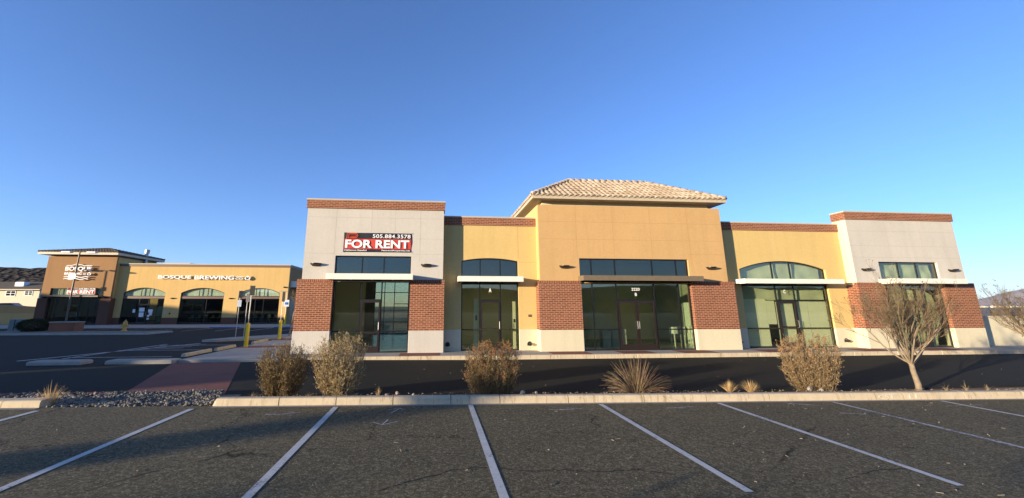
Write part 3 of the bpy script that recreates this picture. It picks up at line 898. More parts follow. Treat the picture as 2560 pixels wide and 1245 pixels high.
# papered windows of units C and D
mb = MB()
def sheetpaper(mb, x0, x1, z0, z1, y, amp=.03, seed=0):
    rnd = random.Random(seed); nx, nz = 40, 14
    ph = [rnd.uniform(0, 6) for _ in range(6)]
    vs = []
    for j in range(nz + 1):
        for i in range(nx + 1):
            u, v = i / nx, j / nz
            d = amp * (sin(u * 9 + v * 7 + ph[0]) + .6 * sin(u * 17 - v * 11 + ph[1]) + .5 * sin(u * 31 + v * 5 + ph[2])) * (.4 + .6 * sin(pi * v))
            vs.append((x0 + (x1 - x0) * u, y + .02 + d, z0 + (z1 - z0) * v + (.03 * sin(u * 11 + ph[3]) if j == nz else 0)))
    k = nx + 1
    mb.add(vs, [(j * k + i, j * k + i + 1, (j + 1) * k + i + 1, (j + 1) * k + i) for j in range(nz) for i in range(nx)])
sheetpaper(mb, 14.9, 19.45, 2.33, 4.25, Y2 + .32, .03, 1)
mb.build('window_paper', M['paper'], B, smooth=True); mb = MB()
sheetpaper(mb, 21.95, 25.15, 3.0, 4.3, Y1 + .34, .03, 2)
mb.build('window_paper', M['paper'], B, smooth=True); mb = MB()
sheetpaper(mb, 22.3, 23.9, .1, 3.0, Y1 + .36, .05, 3)
vs = [(24.1, Y1 + .34, 3.0), (24.9, Y1 + .34, 2.6), (25.1, Y1 + .34, 1.5), (24.6, Y1 + .36, .1), (24.0, Y1 + .4, .1)]
mb.add(vs, [(0, 1, 2, 3, 4)])
mb.build('window_paper', M['paper'], B, smooth=True)
mb = MB()
mb.box(14.9, 15.72, Y2 + .26, Y2 + .27, .16, 2.38); mb.box(15.73, 16.24, Y2 + .27, Y2 + .28, .16, 2.40); mb.box(16.25, 16.68, Y2 + .26, Y2 + .27, 1.18, 2.3)
mb.box(16.75, 17.65, Y2 + .28, Y2 + .29, .15, 2.25); mb.box(17.72, 18.42, Y2 + .26, Y2 + .27, .12, 2.3); mb.box(18.44, 19.45, Y2 + .27, Y2 + .28, .12, 2.3)
build_each(mb, 'window_board', M['board'], B)

# ---- hipped tile roof over the middle
ex0, ex1, ey0, ey1, ez = 4.45, 14.1, 18.5, 23.8, 7.13
rx0, rx1, ry, rz = 7.1, 11.45, 21.15, 8.66
M['tile'], n, b = new_mat('clay_tile')
p = pos(n)
v = nd(n, 'ShaderNodeTexVoronoi'); v.inputs['Scale'].default_value = 3.4; n.links.new(p, v.inputs['Vector'])
s_ = nd(n, 'ShaderNodeSeparateColor'); n.links.new(v.outputs['Color'], s_.inputs[0])
c = ramp(n, s_.outputs[0], [(0, (.32, .23, .145, 1)), (.5, (.41, .315, .21, 1)), (1, (.50, .405, .29, 1))])
c = mixc(n, .5, c, ramp(n, noise(n, p, 8, 5, .7), [(.3, (.75, .7, .66, 1)), (.7, (1.15, 1.12, 1.1, 1))]), 'MULTIPLY')
n.links.new(c, b.inputs['Base Color']); b.inputs['Roughness'].default_value = .85
bump(n, b, noise(n, p, 40, 3), .3, .006)

def tile_slope(mb, A, Bp, C, D, pitch=.265, course=.40):
    """A-B eave, D-C ridge; barrel tiles running up the slope"""
    A, Bp, C, D = map(Vector, (A, Bp, C, D))
    eu = (Bp - A).normalized()
    up = (D - A) - eu * (D - A).dot(eu); L = up.length; up.normalize()
    nm = eu.cross(up).normalized()
    if nm.z < 0: nm = -nm
    W = (Bp - A).length; aL = (D - A).dot(eu); aR = W - (C - A).dot(eu)
    du = pitch / 8; nu = int(W / du) + 1
    nc = int(math.ceil(L / course))
    for c in range(nc):
        v0, v1 = c * course - .03, min((c + 1) * course, L)
        rnd = random.Random(c)
        rows = [(v0, .055, 0), (v0, .055, 1), (v1, .012, 1)]
        vs = []
        for v, lift, full in rows:
            vv = max(v, 0); l, r = aL * vv / L, W - aR * vv / L
            for i in range(nu + 1):
                u = i * du
                uc = max(l, min(r, u))
                wv = .5 + .5 * cos(2 * pi * u / pitch)
                h = (.07 * wv ** .8 + lift + .004 * sin(i * 1.7 + c * 2.1)) if full else (.075 * wv ** .8 - .03)
                vs.append(A + eu * uc + up * v + nm * h)
        k = nu + 1
        fs = [(j * k + i, j * k + i + 1, (j + 1) * k + i + 1, (j + 1) * k + i) for j in range(2) for i in range(nu)]
        mb.add(vs, fs)

def cap_line(mb, P, Q, r=.10, step=.36):
    P, Q = Vector(P), Vector(Q); d = (Q - P); L = d.length; d.normalize()
    n_ = int(L / step)
    for i in range(n_ + 1):
        a = P + d * (i * step); b_ = P + d * min(L + .05, (i + 1) * step + .05)
        mb.tube([a + Vector((0, 0, .07)), b_ + Vector((0, 0, .045))], [r * 1.12, r * .92], 12)

def hip_roof(root, ex0, ex1, ey0, ey1, ez, rx0, rx1, ry, rz, body, fascia, soffit, tile, bodymat, pitch=.265, fh=.15):
    e = [(ex0, ey0, ez), (ex1, ey0, ez), (ex1, ey1, ez), (ex0, ey1, ez)]
    rl, rr = (rx0, ry, rz), (rx1, ry, rz)
    mb = MB()
    tile_slope(mb, e[0], e[1], rr, rl, pitch); tile_slope(mb, e[1], e[2], rr, rr, pitch); tile_slope(mb, e[2], e[3], rl, rr, pitch); tile_slope(mb, e[3], e[0], rl, rl, pitch)
    r_ = mb.build('roof', tile, root, smooth=True)
    mb = MB()
    cap_line(mb, rl, rr); cap_line(mb, e[0], rl); cap_line(mb, e[1], rr); cap_line(mb, e[2], rr); cap_line(mb, e[3], rl)
    mb.build('ridge_caps', tile, r_, smooth=True)
    mb = MB()
    z0, z1 = ez - fh, ez + .0; t = .04
    mb.box(ex0, ex1, ey0, ey0 + t, z0, z1); mb.box(ex0, ex1, ey1 - t, ey1, z0, z1)
    mb.box(ex0, ex0 + t, ey0 + t, ey1 - t, z0, z1); mb.box(ex1 - t, ex1, ey0 + t, ey1 - t, z0, z1)
    mb.build('fascia', fascia, r_)
    mb = MB(); mb.box(ex0 + t, ex1 - t, ey0 + t, ey1 - t, z0 + .02, z0 + .04)
    nb = int((ey1 - ey0) / .2)
    for i in range(nb):
        y = ey0 + .1 + i * .2
        mb.box(ex0 + t, body[0], y, y + .02, z0 + .012, z0 + .02)
    mb.build('soffit', soffit, r_)
    mb = MB(); mb.box(body[0], body[1], body[2], body[3], body[4], z0 + .02)
    mb.build('roof_body_wall', bodymat, root)
    return r_
hip_roof(B, ex0, ex1, ey0, ey1, ez, rx0, rx1, ry, rz, (5.05, 13.5, 19.1, 23.3, 5.9), M['coping'], M['coping'], M['tile'], M['cream'])

# things kept inside the shops
for i, (x, y, h, wd) in enumerate(((12.15, 20.6, .92, .6), (12.95, 20.55, .95, .6))):
    mb = MB(); mb.box(x - wd / 2, x + wd / 2, y - .2, y + .2, .1 + h - .32, .1 + h)
    for sx in (-1, 1):
        for sy in (-1, 1): mb.box(x + sx * (wd / 2 - .04) - .02, x + sx * (wd / 2 - .04) + .02, y + sy * .15 - .02, y + sy * .15 + .02, .1, .1 + h - .32)
    solo(mb, 'storage_crate', M['board'], ('pale crate on legs inside the orange shop, left one behind the lower right pane', 'pale crate on legs inside the orange shop, nearest the right edge of the glass')[i], 'crate', 'crates inside the middle shop')
mb = MB()
mb.box(7.9, 8.3, 19.7, 20.1, .1, .86); mb.box(8.5, 9.2, 20.0, 20.5, .1, .92); mb.box(7.88, 8.32, 19.68, 20.12, .86, .89); mb.box(8.48, 9.22, 19.98, 20.52, .92, .95)
solo(mb, 'counter', M['sidingc'], 'pale low counter inside the orange shop behind its door', 'counter')
mb = MB(); mb.box(7.35, 7.9, 22.0, 22.1, .1, 2.1); mb.box(7.4, 7.85, 21.98, 22.0, .2, 2.0)
solo(mb, 'leaning_board', M['board'], 'pale panel standing inside the orange shop near its left pane', 'board')

# letter on the glass of unit A
for ch in B.children:
    pass
mb = MB(); put_text(mb, 'A', 2.53, Y2 + .122, 2.66, height=.19, width=.13, ext=.001, bold=.03, align='CENTER'); mb.build('unit_number', M['wtext'], B)

# ---- banner on the grey tower
BN = thing('rent_banner', (-2.58, Y1 - .01, 4.37), 'black and red FOR RENT banner with a phone number hung on the left grey tower', 'banner')
def banner(bn, x0, x1, z0, z1, y):
    W, Hh = x1 - x0, z1 - z0
    def grid(mb, u0, u1, v0, v1, off):
        nx, nz = 40, 10; vs = []
        for j in range(nz + 1):
            for i in range(nx + 1):
                u, v = u0 + (u1 - u0) * i / nx, v0 + (v1 - v0) * j / nz
                d = .006 * sin(u * 23 + v * 6) + .018 * math.exp(-((u - .06) * 14 + (v - .5) * 1.5) ** 2) + .006 * sin(v * 9 + u * 3)
                vs.append((x0 + u * W, y - d - off, z0 + v * Hh))
        k = nx + 1
        mb.add(vs, [(j * k + i, j * k + i + 1, (j + 1) * k + i + 1, (j + 1) * k + i) for j in range(nz) for i in range(nx)])
    mb = MB(); grid(mb, 0, 1, 0, 1, 0.0); sheet_ = mb.build('banner_sheet', M['black'], bn, smooth=True)
    mb = MB(); grid(mb, .012, .988, .16, .68, .004); mb.build('red_field', M['bred'], bn, smooth=True)
    yt = y - .034
    mb = MB(); put_text(mb, 'FOR RENT', x0 + W * .025, yt, z0 + Hh * .20, width=W * .94, height=Hh * .43, bold=.03, ext=.002); mb.build('lettering', M['wtext'], bn)
    mb = MB(); put_text(mb, '505.884.3578', x0 + W * .42, yt, z0 + Hh * .73, width=W * .56, height=Hh * .20, bold=.012, space=1.06, ext=.002); mb.build('lettering', M['wtext'], bn)
    mb = MB(); put_text(mb, 'Hablamos Espa\u00f1ol', x0 + W * .02, yt, z0 + Hh * .035, width=W * .32, height=Hh * .085, bold=.02, ext=.002)
    put_text(mb, 'PetersonProperties.net', x0 + W * .56, yt, z0 + Hh * .035, width=W * .42, height=Hh * .085, bold=.02, ext=.002); mb.build('lettering', M['wtext'], bn)
    # P emblem: nested rounded bands
    mb = MB()
    def pband(r0, xl, xr, zc, leg, wd, yy):
        pts = [(xl, zc - leg), (xl, zc + r0)] + [(xr + r0 * sin(a), zc + r0 * cos(a)) for a in [pi * i / 8 for i in range(9)]] + [(xl + wd * 1.5, zc - r0)]
        for a, b_ in zip(pts[:-1], pts[1:]): mb.tube([(a[0], yy, a[1]), (b_[0], yy, b_[1])], wd / 2, 4)
    s = Hh * .1
    pband(s * 1.15, x0 + W * .045, x0 + W * .17, z0 + Hh * .855, s * 1.9, s * .35, yt + .015)
    mb.build('emblem_band', M['borange'], bn)
    mb = MB(); pband(s * .62, x0 + W * .075, x0 + W * .165, z0 + Hh * .855, s * 1.5, s * .5, yt + .010); mb.build('emblem_band', M['bred'], bn)
banner(BN, -4.075, -1.09, 4.375, 5.235, Y1 - .012)
mb = MB()
for x, z in ((-4.075, 5.235), (-1.09, 5.235), (-4.075, 4.375), (-1.09, 4.375), (-2.6, 5.235)): mb.tube([(x, Y1 - .04, z), (x, Y1, z)], .015, 8)
mb.build('grommets', M['steel'], BN)
# ================================================================== BREWERY BUILDING
YT, YB = 49.7, 50.3
Q = thing('brewery_building', (-29, 50.3, 0.08), 'tan brewery with arched windows, white wall lettering and a brown hip-roofed corner tower', 'building')
# tower
wall('wall', rect(-42.2, -35.2, 2.87, 7.36), [rect(-41.33, -36.12, 2.8701, 3.94)], YT, .25, M['brown'], Q)
mb = MB(); mb.panel(rect(-42.35, -35.05, .05, 2.87), [rect(-41.35, -36.15, .0501, 2.8699)], YT - .1, YT + .25); build_each(mb, 'wall_base', M['darkbrown'], Q)
mb = MB(); mb.box(-42.2, -41.95, YT + .25, YT + 7, .02, 7.36); mb.box(-41.95, -35.45, YT + 6.75, YT + 7, .02, 7.36); build_each(mb, 'side_wall', M['brown'], Q)
mb = MB(); mb.box(-35.45, -35.2, YT + .25, YB, .02, 7.36); mb.box(-35.45, -35.2, YB, YT + 7, 5.5, 7.36); build_each(mb, 'side_wall', M['yellow'], Q)
mb = MB(); mb.box(-35.2, -35.05, YT + .25, YB, .05, 2.87); build_each(mb, 'wall_base', M['darkbrown'], Q)
window(Q, -41.33, -36.12, 3.2, 3.94, YT, [-40.5, -39.7, -38.8, -37.4], glass='glassbr')
window(Q, -41.33, -36.12, .12, 2.95, YT, [-40.6, -39.2, -38.2, -37.3, -36.6], [(-41.3, -39.2, .95), (-37.3, -36.14, .95), (-38.2, -37.3, .95)])
door(Q, -39.15, -38.25, .12, 2.2, YT, True, 1.0)
canopy(Q, -41.6, -35.9, YT - .8, YT + .1, 3.0, 3.15, M['canopyb'])
hip_roof(Q, -42.85, -34.75, YT - .65, YT + 7.45, 7.80, -38.9, -38.7, YT + 3.4, 8.66, (-42.1, -35.3, YT + .1, YT + 6.8, 7.3), M['coping'], M['coping'], M['tiled'], M['bronze'], pitch=.3, fh=.26)
mb = MB(); mb.box(-41.3, -36.2, YT + .3, YT + .31, 3.2, 4.0); mb.build('window_shade', M['paper'], Q)
# yellow wall with three arches
ar = [(-34.35, -29.98), (-28.33, -23.72), (-22.15, -17.66)]
wall('wall', rect(-35.2, -16.8, .80, 6.42), [arch_pts(a, b_, .8001, 3.50, 4.06) for a, b_ in ar], YB, .25, M['tan'], Q)
mb = MB()
for a, b_ in ((-35.2, ar[0][0]), (ar[0][1], ar[1][0]), (ar[1][1], ar[2][0]), (ar[2][1], -16.8)): mb.box(a, b_, YB - .05, YB + .25, .02, .80)
build_each(mb, 'wall_base', M['darkbrown'], Q)
mb = MB(); mb.box(-35.2, -16.74, YB - .06, YB + .3, 6.42, 6.66); mb.box(-17.1, -16.74, YB + .3, YB + 16, 6.42, 6.66); mb.build('parapet_band', M['bronze'], Q)
mb = MB(); mb.box(-35.2, -16.7, YB - .1, YB + .33, 6.66, 6.74); mb.box(-17.13, -16.7, YB + .33, YB + 16, 6.66, 6.74); mb.build('coping', M['coping'], Q)
mb = MB(); mb.panel(rect(YB + .25, YB + 16, .02, 6.42), [rect(YB + 1.2, YB + 14, .4, 3.2)], 0, .25)
mb.v = [(-16.8 - v[1], v[0], v[2]) for v in mb.v]; build_each(mb, 'side_wall', M['brown'], Q)
mb = MB(); mb.box(-17.0, -15.4, YB + .6, YB + 14, 4.2, 4.9); mb.build('side_canopy', M['canopy'], Q)
mb = MB(); mb.box(-17.02, -16.98, YB + 1.2, YB + 14, .4, 3.2)
for y in (YB + 1.2, YB + 4.4, YB + 7.6, YB + 10.8, YB + 14): mb.box(-17.0, -16.9, y - .05, y + .05, .4, 3.2)
mb.build('side_window', M['frame'], Q)
for i, (a, b_) in enumerate(ar):
    w_ = b_ - a
    window(Q, a, b_, 3.10, 3.50, YB, [a + w_ * .41, a + w_ * .61], glass='glassbr', arch=4.06, fw=.07)
    mb = MB(); mb.box(a, b_, YB + .08, YB + .22, 2.88, 3.10); mb.build('window_head', M['bronze'], Q)
    mb = MB(); mb.box(a + .05, b_ - .05, YB + .3, YB + .31, 3.05, 4.2); mb.build('window_shade', M['shade'], Q)
    if i == 0:
        window(Q, a, b_, .1, 2.88, YB, [a + w_ * .40, a + w_ * .62], [(a, a + w_ * .4, .95), (a + w_ * .62, b_, .95), (a + w_ * .4, a + w_ * .62, 2.25)], glass='glassdk')
        door(Q, a + w_ * .41, a + w_ * .61, .1, 2.22, YB, True, None)
        sh = [(-33.0, 1.35, .26, .36), (-32.2, 1.45, .55, .42), (-32.2, .88, .48, .48), (-31.3, 1.35, .46, .35), (-31.25, 1.05, .3, .3), (-31.45, .9, .25, .2), (-31.45, .6, .25, .2)]
        mb = MB()
        for x, z, ww, hh in sh: mb.box(x - ww / 2, x + ww / 2, YB + .07, YB + .074, z, z + hh)
        build_each(mb, 'paper_notice', M['signw'], Q)
        mb = MB(); mb.box(-30.75, -30.1, YB + .3, YB + .33, .35, 2.0); mb.build('menu_board', M['board'], Q)
    else:
        window(Q, a, b_, .1, 2.88, YB, [a + w_ * .41, a + w_ * .61] if i == 2 else [a + w_ * .6], [], glass='glassdk')
        for k in range(5):
            mb = MB()
            x = a + .8 + k * .75
            for sx in (-.15, .15): mb.tube([(x + sx, YB + 1.2, .1), (x + sx * .8, YB + 1.2, .75)], .018, 6)
            mb.box(x - .18, x + .18, YB + 1.05, YB + 1.4, .72, .76)
            mb.box(x - .17, x + .17, YB + 1.38, YB + 1.41, .76, 1.1)
            solo(mb, 'bar_stool', M['steel'], '%s bar stool standing inside the brewery behind the %s arched window' % (('leftmost', 'second from left', 'central', 'second from right', 'rightmost')[k], 'middle' if i == 1 else 'right-hand'), 'stool', 'bar stools behind the %s brewery window' % ('middle' if i == 1 else 'right'))
for x in (-29.4 + .25, -22.95): lamp_part(Q, x, YB, 2.95)
lamp_part(Q, -35.6, YT, 2.95 + .05); lamp_part(Q, -41.8, YT, 3.0)
mb = MB(); mb.lathe(-17.2, YB - .06, [(.12, 4.1), (.16, 4.16), (.1, 4.24)], 10); mb.build('wall_lamp', M['lamp'], Q)
mb = MB(); mb.tube([(-29.75, YB - .02, 1.35), (-29.75, YB, 1.35)], .14, 14); build_each(mb, 'wall_plate', M['steel'], Q)
mb = MB(); mb.tube([(-29.2, YB - .05, 1.26), (-29.2, YB, 1.26)], .08, 10); mb.box(-29.28, -29.12, YB - .03, YB, 1.15, 1.3); build_each(mb, 'wall_plate', M['lamp'], Q)
mb = MB(); mb.box(-41.6, -35.6, YT + 5, YT + 5.1, .05, 4.6); mb.box(-34.9, -17.2, YB + 7, YB + 7.1, .05, 4.9); build_each(mb, 'interior_wall', M['darkbrown'], Q)
mb = MB(); mb.box(-41.9, -17.2, YB + .3, YB + 15.8, .02, .09); mb.build('interior_floor', M['darkbrown'], Q)
mb = MB(); mb.box(-41.9, -17.12, YB + .35, YB + 15.9, 5.2, 5.35); mb.build('roof_deck', M['conc'], Q)
mb = MB(); mb.box(-41.9, -17.12, YB + 15.75, YB + 16, .02, 6.42); mb.build('rear_wall', M['tan'], Q)
# joints on the wall
joints_mesh([(-24.9, 4.1, 6.4), (-20.6, 4.1, 6.4), (-29.15, .8, 6.4)], [], YB, Q)
# roof bits behind the parapet
mb = MB(); mb.cyl(-36.1 + 1.1, 54, 5.35, 8.3, .17, 14); mb.cyl(-35.0, 54, 8.3, 8.75, .26, 14); mb.build('flue_pipe', M['steel'], Q)
mb = MB(); mb.box(-37.4, -34.4, 62, 65, 5.3, 7.75)
mb.build('rooftop_housing', M['bronze'], Q)
mb = MB(); mb.box(-37.7, -34.1, 61.7, 65.3, 7.75, 7.92); mb.build('coping', M['coping'], Q)

def hop(mb, cx, y, cz, s):
    """hop-cone / cloud-like tree mark of three overlapping leaves on a stalk"""
    for dx, dz, r in ((-.5, -.1, .52), (.5, -.1, .52), (0, .32, .6), (0, -.3, .45)):
        mb.tube([(cx + dx * s, y - .02, cz + dz * s), (cx + dx * s, y + .02, cz + dz * s)], r * s, 16)
# letters on the long wall
LW = thing('wall_lettering', (-26, YB - .12, 4.95), 'white raised brewery name running along the tan wall above the arched windows', 'sign')
for s_, x0, x1, z0, z1 in (('BOSQUE', -30.85, -27.35, 4.98, 5.42), ('BREWING', -27.0, -22.75, 4.98, 5.42), ('CO', -22.6, -21.8, 4.98, 5.2)):
    mb = MB(); put_text(mb, s_, x0, YB - .25, z0, width=x1 - x0, height=z1 - z0, bold=.02, ext=.05); mb.build('letters', M['wtext'], LW)
mb = MB(); mb.box(-22.6, -21.75, YB - .27, YB - .22, 5.28, 5.33); mb.build('bar', M['wtext'], LW)
mb = MB(); hop(mb, -21.3, YB - .25, 5.16, .3); mb.build('emblem', M['wtext'], LW)
mb = MB()
for i in range(18): x = -30.7 + i * .55; mb.tube([(x, YB - .22, 5.2), (x, YB, 5.2)], .015, 6)
mb.build('mounting_pins', M['steel'], LW)
# tower sign
TS = thing('tower_sign', (-38.7, YT - .12, 4.8), 'white stacked brewery logo with mountain line and waves on the brown tower', 'sign')
yS = YT - .26
mb = MB(); put_text(mb, 'BOSQUE', -40.05, yS, 5.72, width=2.62, height=.52, bold=.02, ext=.05); mb.build('letters', M['wtext'], TS)
mb = MB(); put_text(mb, 'BREWING', -40.05, yS, 5.36, width=1.72, height=.25, bold=.02, ext=.05); mb.build('letters', M['wtext'], TS)
mb = MB(); put_text(mb, 'CO', -38.2, yS, 5.36, width=.3, height=.17, bold=.02, ext=.05); mb.build('letters', M['wtext'], TS)
mb = MB(); hop(mb, -37.6, yS, 5.47, .2); mb.build('emblem', M['wtext'], TS)
mb = MB()
pts = [(-40.0, 6.36), (-39.5, 6.36), (-39.2, 6.46), (-38.95, 6.58), (-38.75, 6.47), (-38.5, 6.44), (-38.2, 6.36), (-37.4, 6.36)]
for a, b_ in zip(pts[:-1], pts[1:]): mb.tube([(a[0], yS, a[1]), (b_[0], yS, b_[1])], .045, 6)
mb.build('mountain_line', M['wtext'], TS)
for zc in (5.12, 4.90):
    mb = MB(); n_ = 30
    P = [(-40.05 + 2.45 * i / n_, yS, zc + .06 * sin(2 * pi * 2.5 * i / n_)) for i in range(n_ + 1)]
    mb.tube(P, .055, 6); mb.build('wave', M['wtext'], TS)
mb = MB()
for x in (-39.8, -38.7, -37.7):
    for z in (4.95, 5.5, 6.0, 6.36): mb.tube([(x, yS, z), (x, YT, z)], .015, 6)
mb.build('mounting_pins', M['steel'], TS)
BN2 = thing('rent_banner', (-38.15, YT - .04, 3.1), 'small red FOR RENT banner across the upper windows of the brown brewery tower', 'banner')
banner(BN2, -39.65, -36.75, 3.22, 4.0, YT - .06)

# ================================================================== STREET FURNITURE
def light_pole(x, y, h, label, wsign=True):
    t = thing('parking_light_pole', (x, y, 0), label, 'light pole', 'twin-headed parking lot light poles')
    mb = MB(); mb.cyl(x, y, 0, h, .075, 10, .055); mb.build('pole', M['lamp2'], t)
    mb = MB(); mb.tube([(x - .95, y, h - .02), (x - .4, y, h + .04), (x, y, h - .05), (x + .4, y, h + .04), (x + .95, y, h - .02)], .03, 8); mb.build('arm', M['lamp2'], t)
    for s in (-1, 1):
        mb = MB(); mb.bbox(x + s * .95 - .36, x + s * .95 + .36, y - .17, y + .17, h - .1, h + .02, .03); mb.build('lamp_head', M['signw'], t)
    if wsign:
        mb = MB(); mb.box(x - .42, x + .14, y - .1, y - .08, h - 2.2, h - 1.78); mb.build('sign_plate', M['signw'], t)
    return t
M['lamp2'] = mat_plain('pole_bronze', (.11, .085, .055), .5, .2)
light_pole(-28.97, 36.75, 6.38, 'bronze twin-headed light pole rising behind the brick block before the brown brewery tower')
light_pole(-44.9, 45.0, 7.0, 'bronze twin-headed light pole at the left edge of the photo, left of the brewery')
mb = MB(); mb.box(-29.75, -27.9, 36.3, 37.2, 0, .78); pb = solo(mb, 'brick_planter_block', M['brick'], 'low brick block at the foot of the light pole before the brewery tower', 'planter')
mb = MB(); mb.bbox(-29.8, -27.85, 36.25, 37.25, .78, .84, .02); mb.build('cap', M['kerbd'], pb)
mb.v = []
# hydrant
hx, hy = -24.05, 36.0
HY = thing('fire_hydrant', (hx, hy, .12), 'ochre fire hydrant on the kerb before the first arched brewery window', 'fire hydrant')
mb = MB(); mb.lathe(hx, hy, [(.2, .12), (.2, .2), (.13, .22), (.13, .6), (.16, .62), (.16, .7), (.13, .72)], 18); mb.build('barrel', M['hydrant'], HY, smooth=False)
mb = MB(); mb.lathe(hx, hy, [(.15, .72), (.14, .8), (.08, .9), (.04, .93), (.04, .99)], 18); mb.build('bonnet', M['hydrant'], HY)
mb = MB(); mb.tube([(hx - .27, hy, .55), (hx + .27, hy, .55)], .065, 12); mb.tube([(hx - .3, hy, .55), (hx - .24, hy, .55)], .08, 8); mb.tube([(hx + .24, hy, .55), (hx + .3, hy, .55)], .08, 8)
mb.tube([(hx, hy, .5), (hx, hy - .24, .5)], .085, 12); mb.build('outlets', M['hydrant'], HY)
# utility box
UB = thing('utility_box', (-33.4, 38.0, 0), 'grey-green electrical cabinet beside the dark round shrub left of the brewery', 'utility box')
mb = MB(); mb.bbox(-33.9, -33.0, 37.7, 38.4, .1, 1.0, .03); mb.build('cabinet', M['box'], UB)
mb = MB(); mb.box(-34.0, -32.9, 37.6, 38.5, 0, .1); mb.build('plinth', M['kerbd'], UB)
mb = MB(); mb.box(-33.47, -33.43, 37.675, 37.7, .15, .95); mb.build('door_seam', M['lamp'], UB)

def bollard(mb_x, y, label):
    t = thing('yellow_bollard', (mb_x, y, .1), label, 'bollard', 'yellow bollards on the left walk')
    mb = MB(); mb.lathe(mb_x, y, [(.095, .05), (.095, 1.16), (.085, 1.2), (.05, 1.23)], 18); mb.build('steel_pipe', M['yellowp'], t)
    return t
def sign_post(x, y, h, label, z0=.1, plates=(), r=.022):
    t = thing('parking_sign', (x, y, z0), label, 'sign', 'accessible parking sign posts')
    mb = MB(); mb.cyl(x, y, z0, h, r, 8); mb.build('post', M['steel'], t)
    for name, w_, z1, z2, mat, ang, side in plates:
        mb = MB(); dx, dy = cos(ang) * w_ / 2, sin(ang) * w_ / 2
        ox, oy = sin(ang) * .03 * side, -cos(ang) * .03 * side
        p = [(x - dx + ox, y - dy + oy), (x + dx + ox, y + dy + oy)]
        tx, ty = sin(ang) * .004, -cos(ang) * .004
        vs = [(p[0][0], p[0][1], z1), (p[1][0], p[1][1], z1), (p[1][0], p[1][1], z2), (p[0][0], p[0][1], z2),
              (p[0][0] + tx, p[0][1] + ty, z1), (p[1][0] + tx, p[1][1] + ty, z1), (p[1][0] + tx, p[1][1] + ty, z2), (p[0][0] + tx, p[0][1] + ty, z2)]
        mb.add(vs, [(0, 1, 2, 3), (7, 6, 5, 4), (0, 4, 5, 1), (1, 5, 6, 2), (2, 6, 7, 3), (3, 7, 4, 0)]); mb.build(name, M[mat], t)
    return t
bollard(-9.08, 22.0, 'yellow bollard nearest the camera at the edge of the left walk')
bollard(-9.2, 26.8, 'yellow bollard halfway along the left walk, just left of the shop building')
bollard(-14.6, 43.6, 'far yellow bollard by the right corner of the brewery')
sign_post(-9.08, 22.0, 3.05, 'grey sign post standing out of the nearest yellow bollard, plates seen edge-on', 1.2, (('sign_plate', .30, 2.55, 3.03, 'signb', 1.1, 1),))
sign_post(-9.2, 26.8, 2.95, 'sign post out of the second yellow bollard with a narrow dark plate', 1.2, (('sign_plate', .30, 2.3, 2.9, 'signb', 1.35, 1), ('top_bracket', .5, 2.9, 2.94, 'steel', .1, 1)))
sign_post(-12.49, 28.6, 3.05, 'leftmost thin sign post with a small white plate under a dark one', .1, (('sign_plate', .32, 2.55, 3.0, 'signb', 1.2, 1), ('white_plate', .24, 2.0, 2.42, 'signw', .25, 1)))
sign_post(-12.3, 29.3, 2.9, 'thin grey sign post just behind the nearest bollard with a tall narrow plate', .1, (('sign_plate', .25, 2.3, 2.85, 'steel', 1.0, 1),))
s4 = sign_post(-14.6, 43.6, 3.3, 'sign post with a white and blue accessible parking plate by the brewery corner', 1.2, (('sign_plate', .5, 2.0, 2.65, 'signw', .1, 1),))
mb = MB(); mb.box(-14.72, -14.52, 43.52, 43.53, 2.2, 2.42); mb.build('blue_symbol', M['signblue'], s4)

for i, (y0, y1, lb) in enumerate(((18.9, 21.0, 'concrete wheel stop nearest the crosswalk'), (21.25, 23.1, 'concrete wheel stop beside the nearest yellow bollard'), (25.0, 27.0, 'farthest concrete wheel stop, beside the second bollard'))):
    mb = MB()
    prof = [(-.09, 0), (-.075, .1), (-.045, .13), (.045, .13), (.075, .1), (.09, 0)]
    vs = [(-10.2 + px + .12 * i, y, pz) for y in (y0, y1) for px, pz in prof]
    mb.add(vs, [(j, j + 1, j + 7, j + 6) for j in range(5)] + [(0, 6, 11, 5), (5, 4, 3, 2, 1, 0), (6, 7, 8, 9, 10, 11)])
    solo(mb, 'wheel_stop', M['kerb'], lb, 'wheel stop', 'concrete wheel stops along the left walk')

# ================================================================== BACKGROUND LEFT
def terrain(name, x0, x1, y0, y1, nx, ny, zf, mat):
    mb = MB()
    vs = [(x0 + (x1 - x0) * i / nx, y0 + (y1 - y0) * j / ny, 0) for j in range(ny + 1) for i in range(nx + 1)]
    vs = [(x, y, zf(x, y)) for x, y, _ in vs]
    k = nx + 1
    mb.add(vs, [(j * k + i, j * k + i + 1, (j + 1) * k + i + 1, (j + 1) * k + i) for j in range(ny) for i in range(nx)])
    return struct(name, mb, mat, True)
from mathutils import noise as mn
def fbm(x, y, s, o=4):
    r = 0; a = 1
    for i in range(o): r += a * mn.noise(Vector((x / s, y / s, i * 3.1))); a *= .5; s *= .5
    return r
M['lava'], n, b = new_mat('dark_rocky_slope')
p = pos(n)
v = nd(n, 'ShaderNodeTexVoronoi'); v.inputs['Scale'].default_value = .55; n.links.new(p, v.inputs['Vector'])
f = noise(n, p, .4, 6, .75)
c = ramp(n, f, [(.35, (.022, .017, .014, 1)), (.55, (.05, .04, .03, 1)), (.68, (.19, .15, .11, 1))])
n.links.new(c, b.inputs['Base Color']); b.inputs['Roughness'].default_value = 1; b.inputs['Specular IOR Level'].default_value = 0.1
bump(n, b, v.outputs['Distance'], 1.0, 1.0)
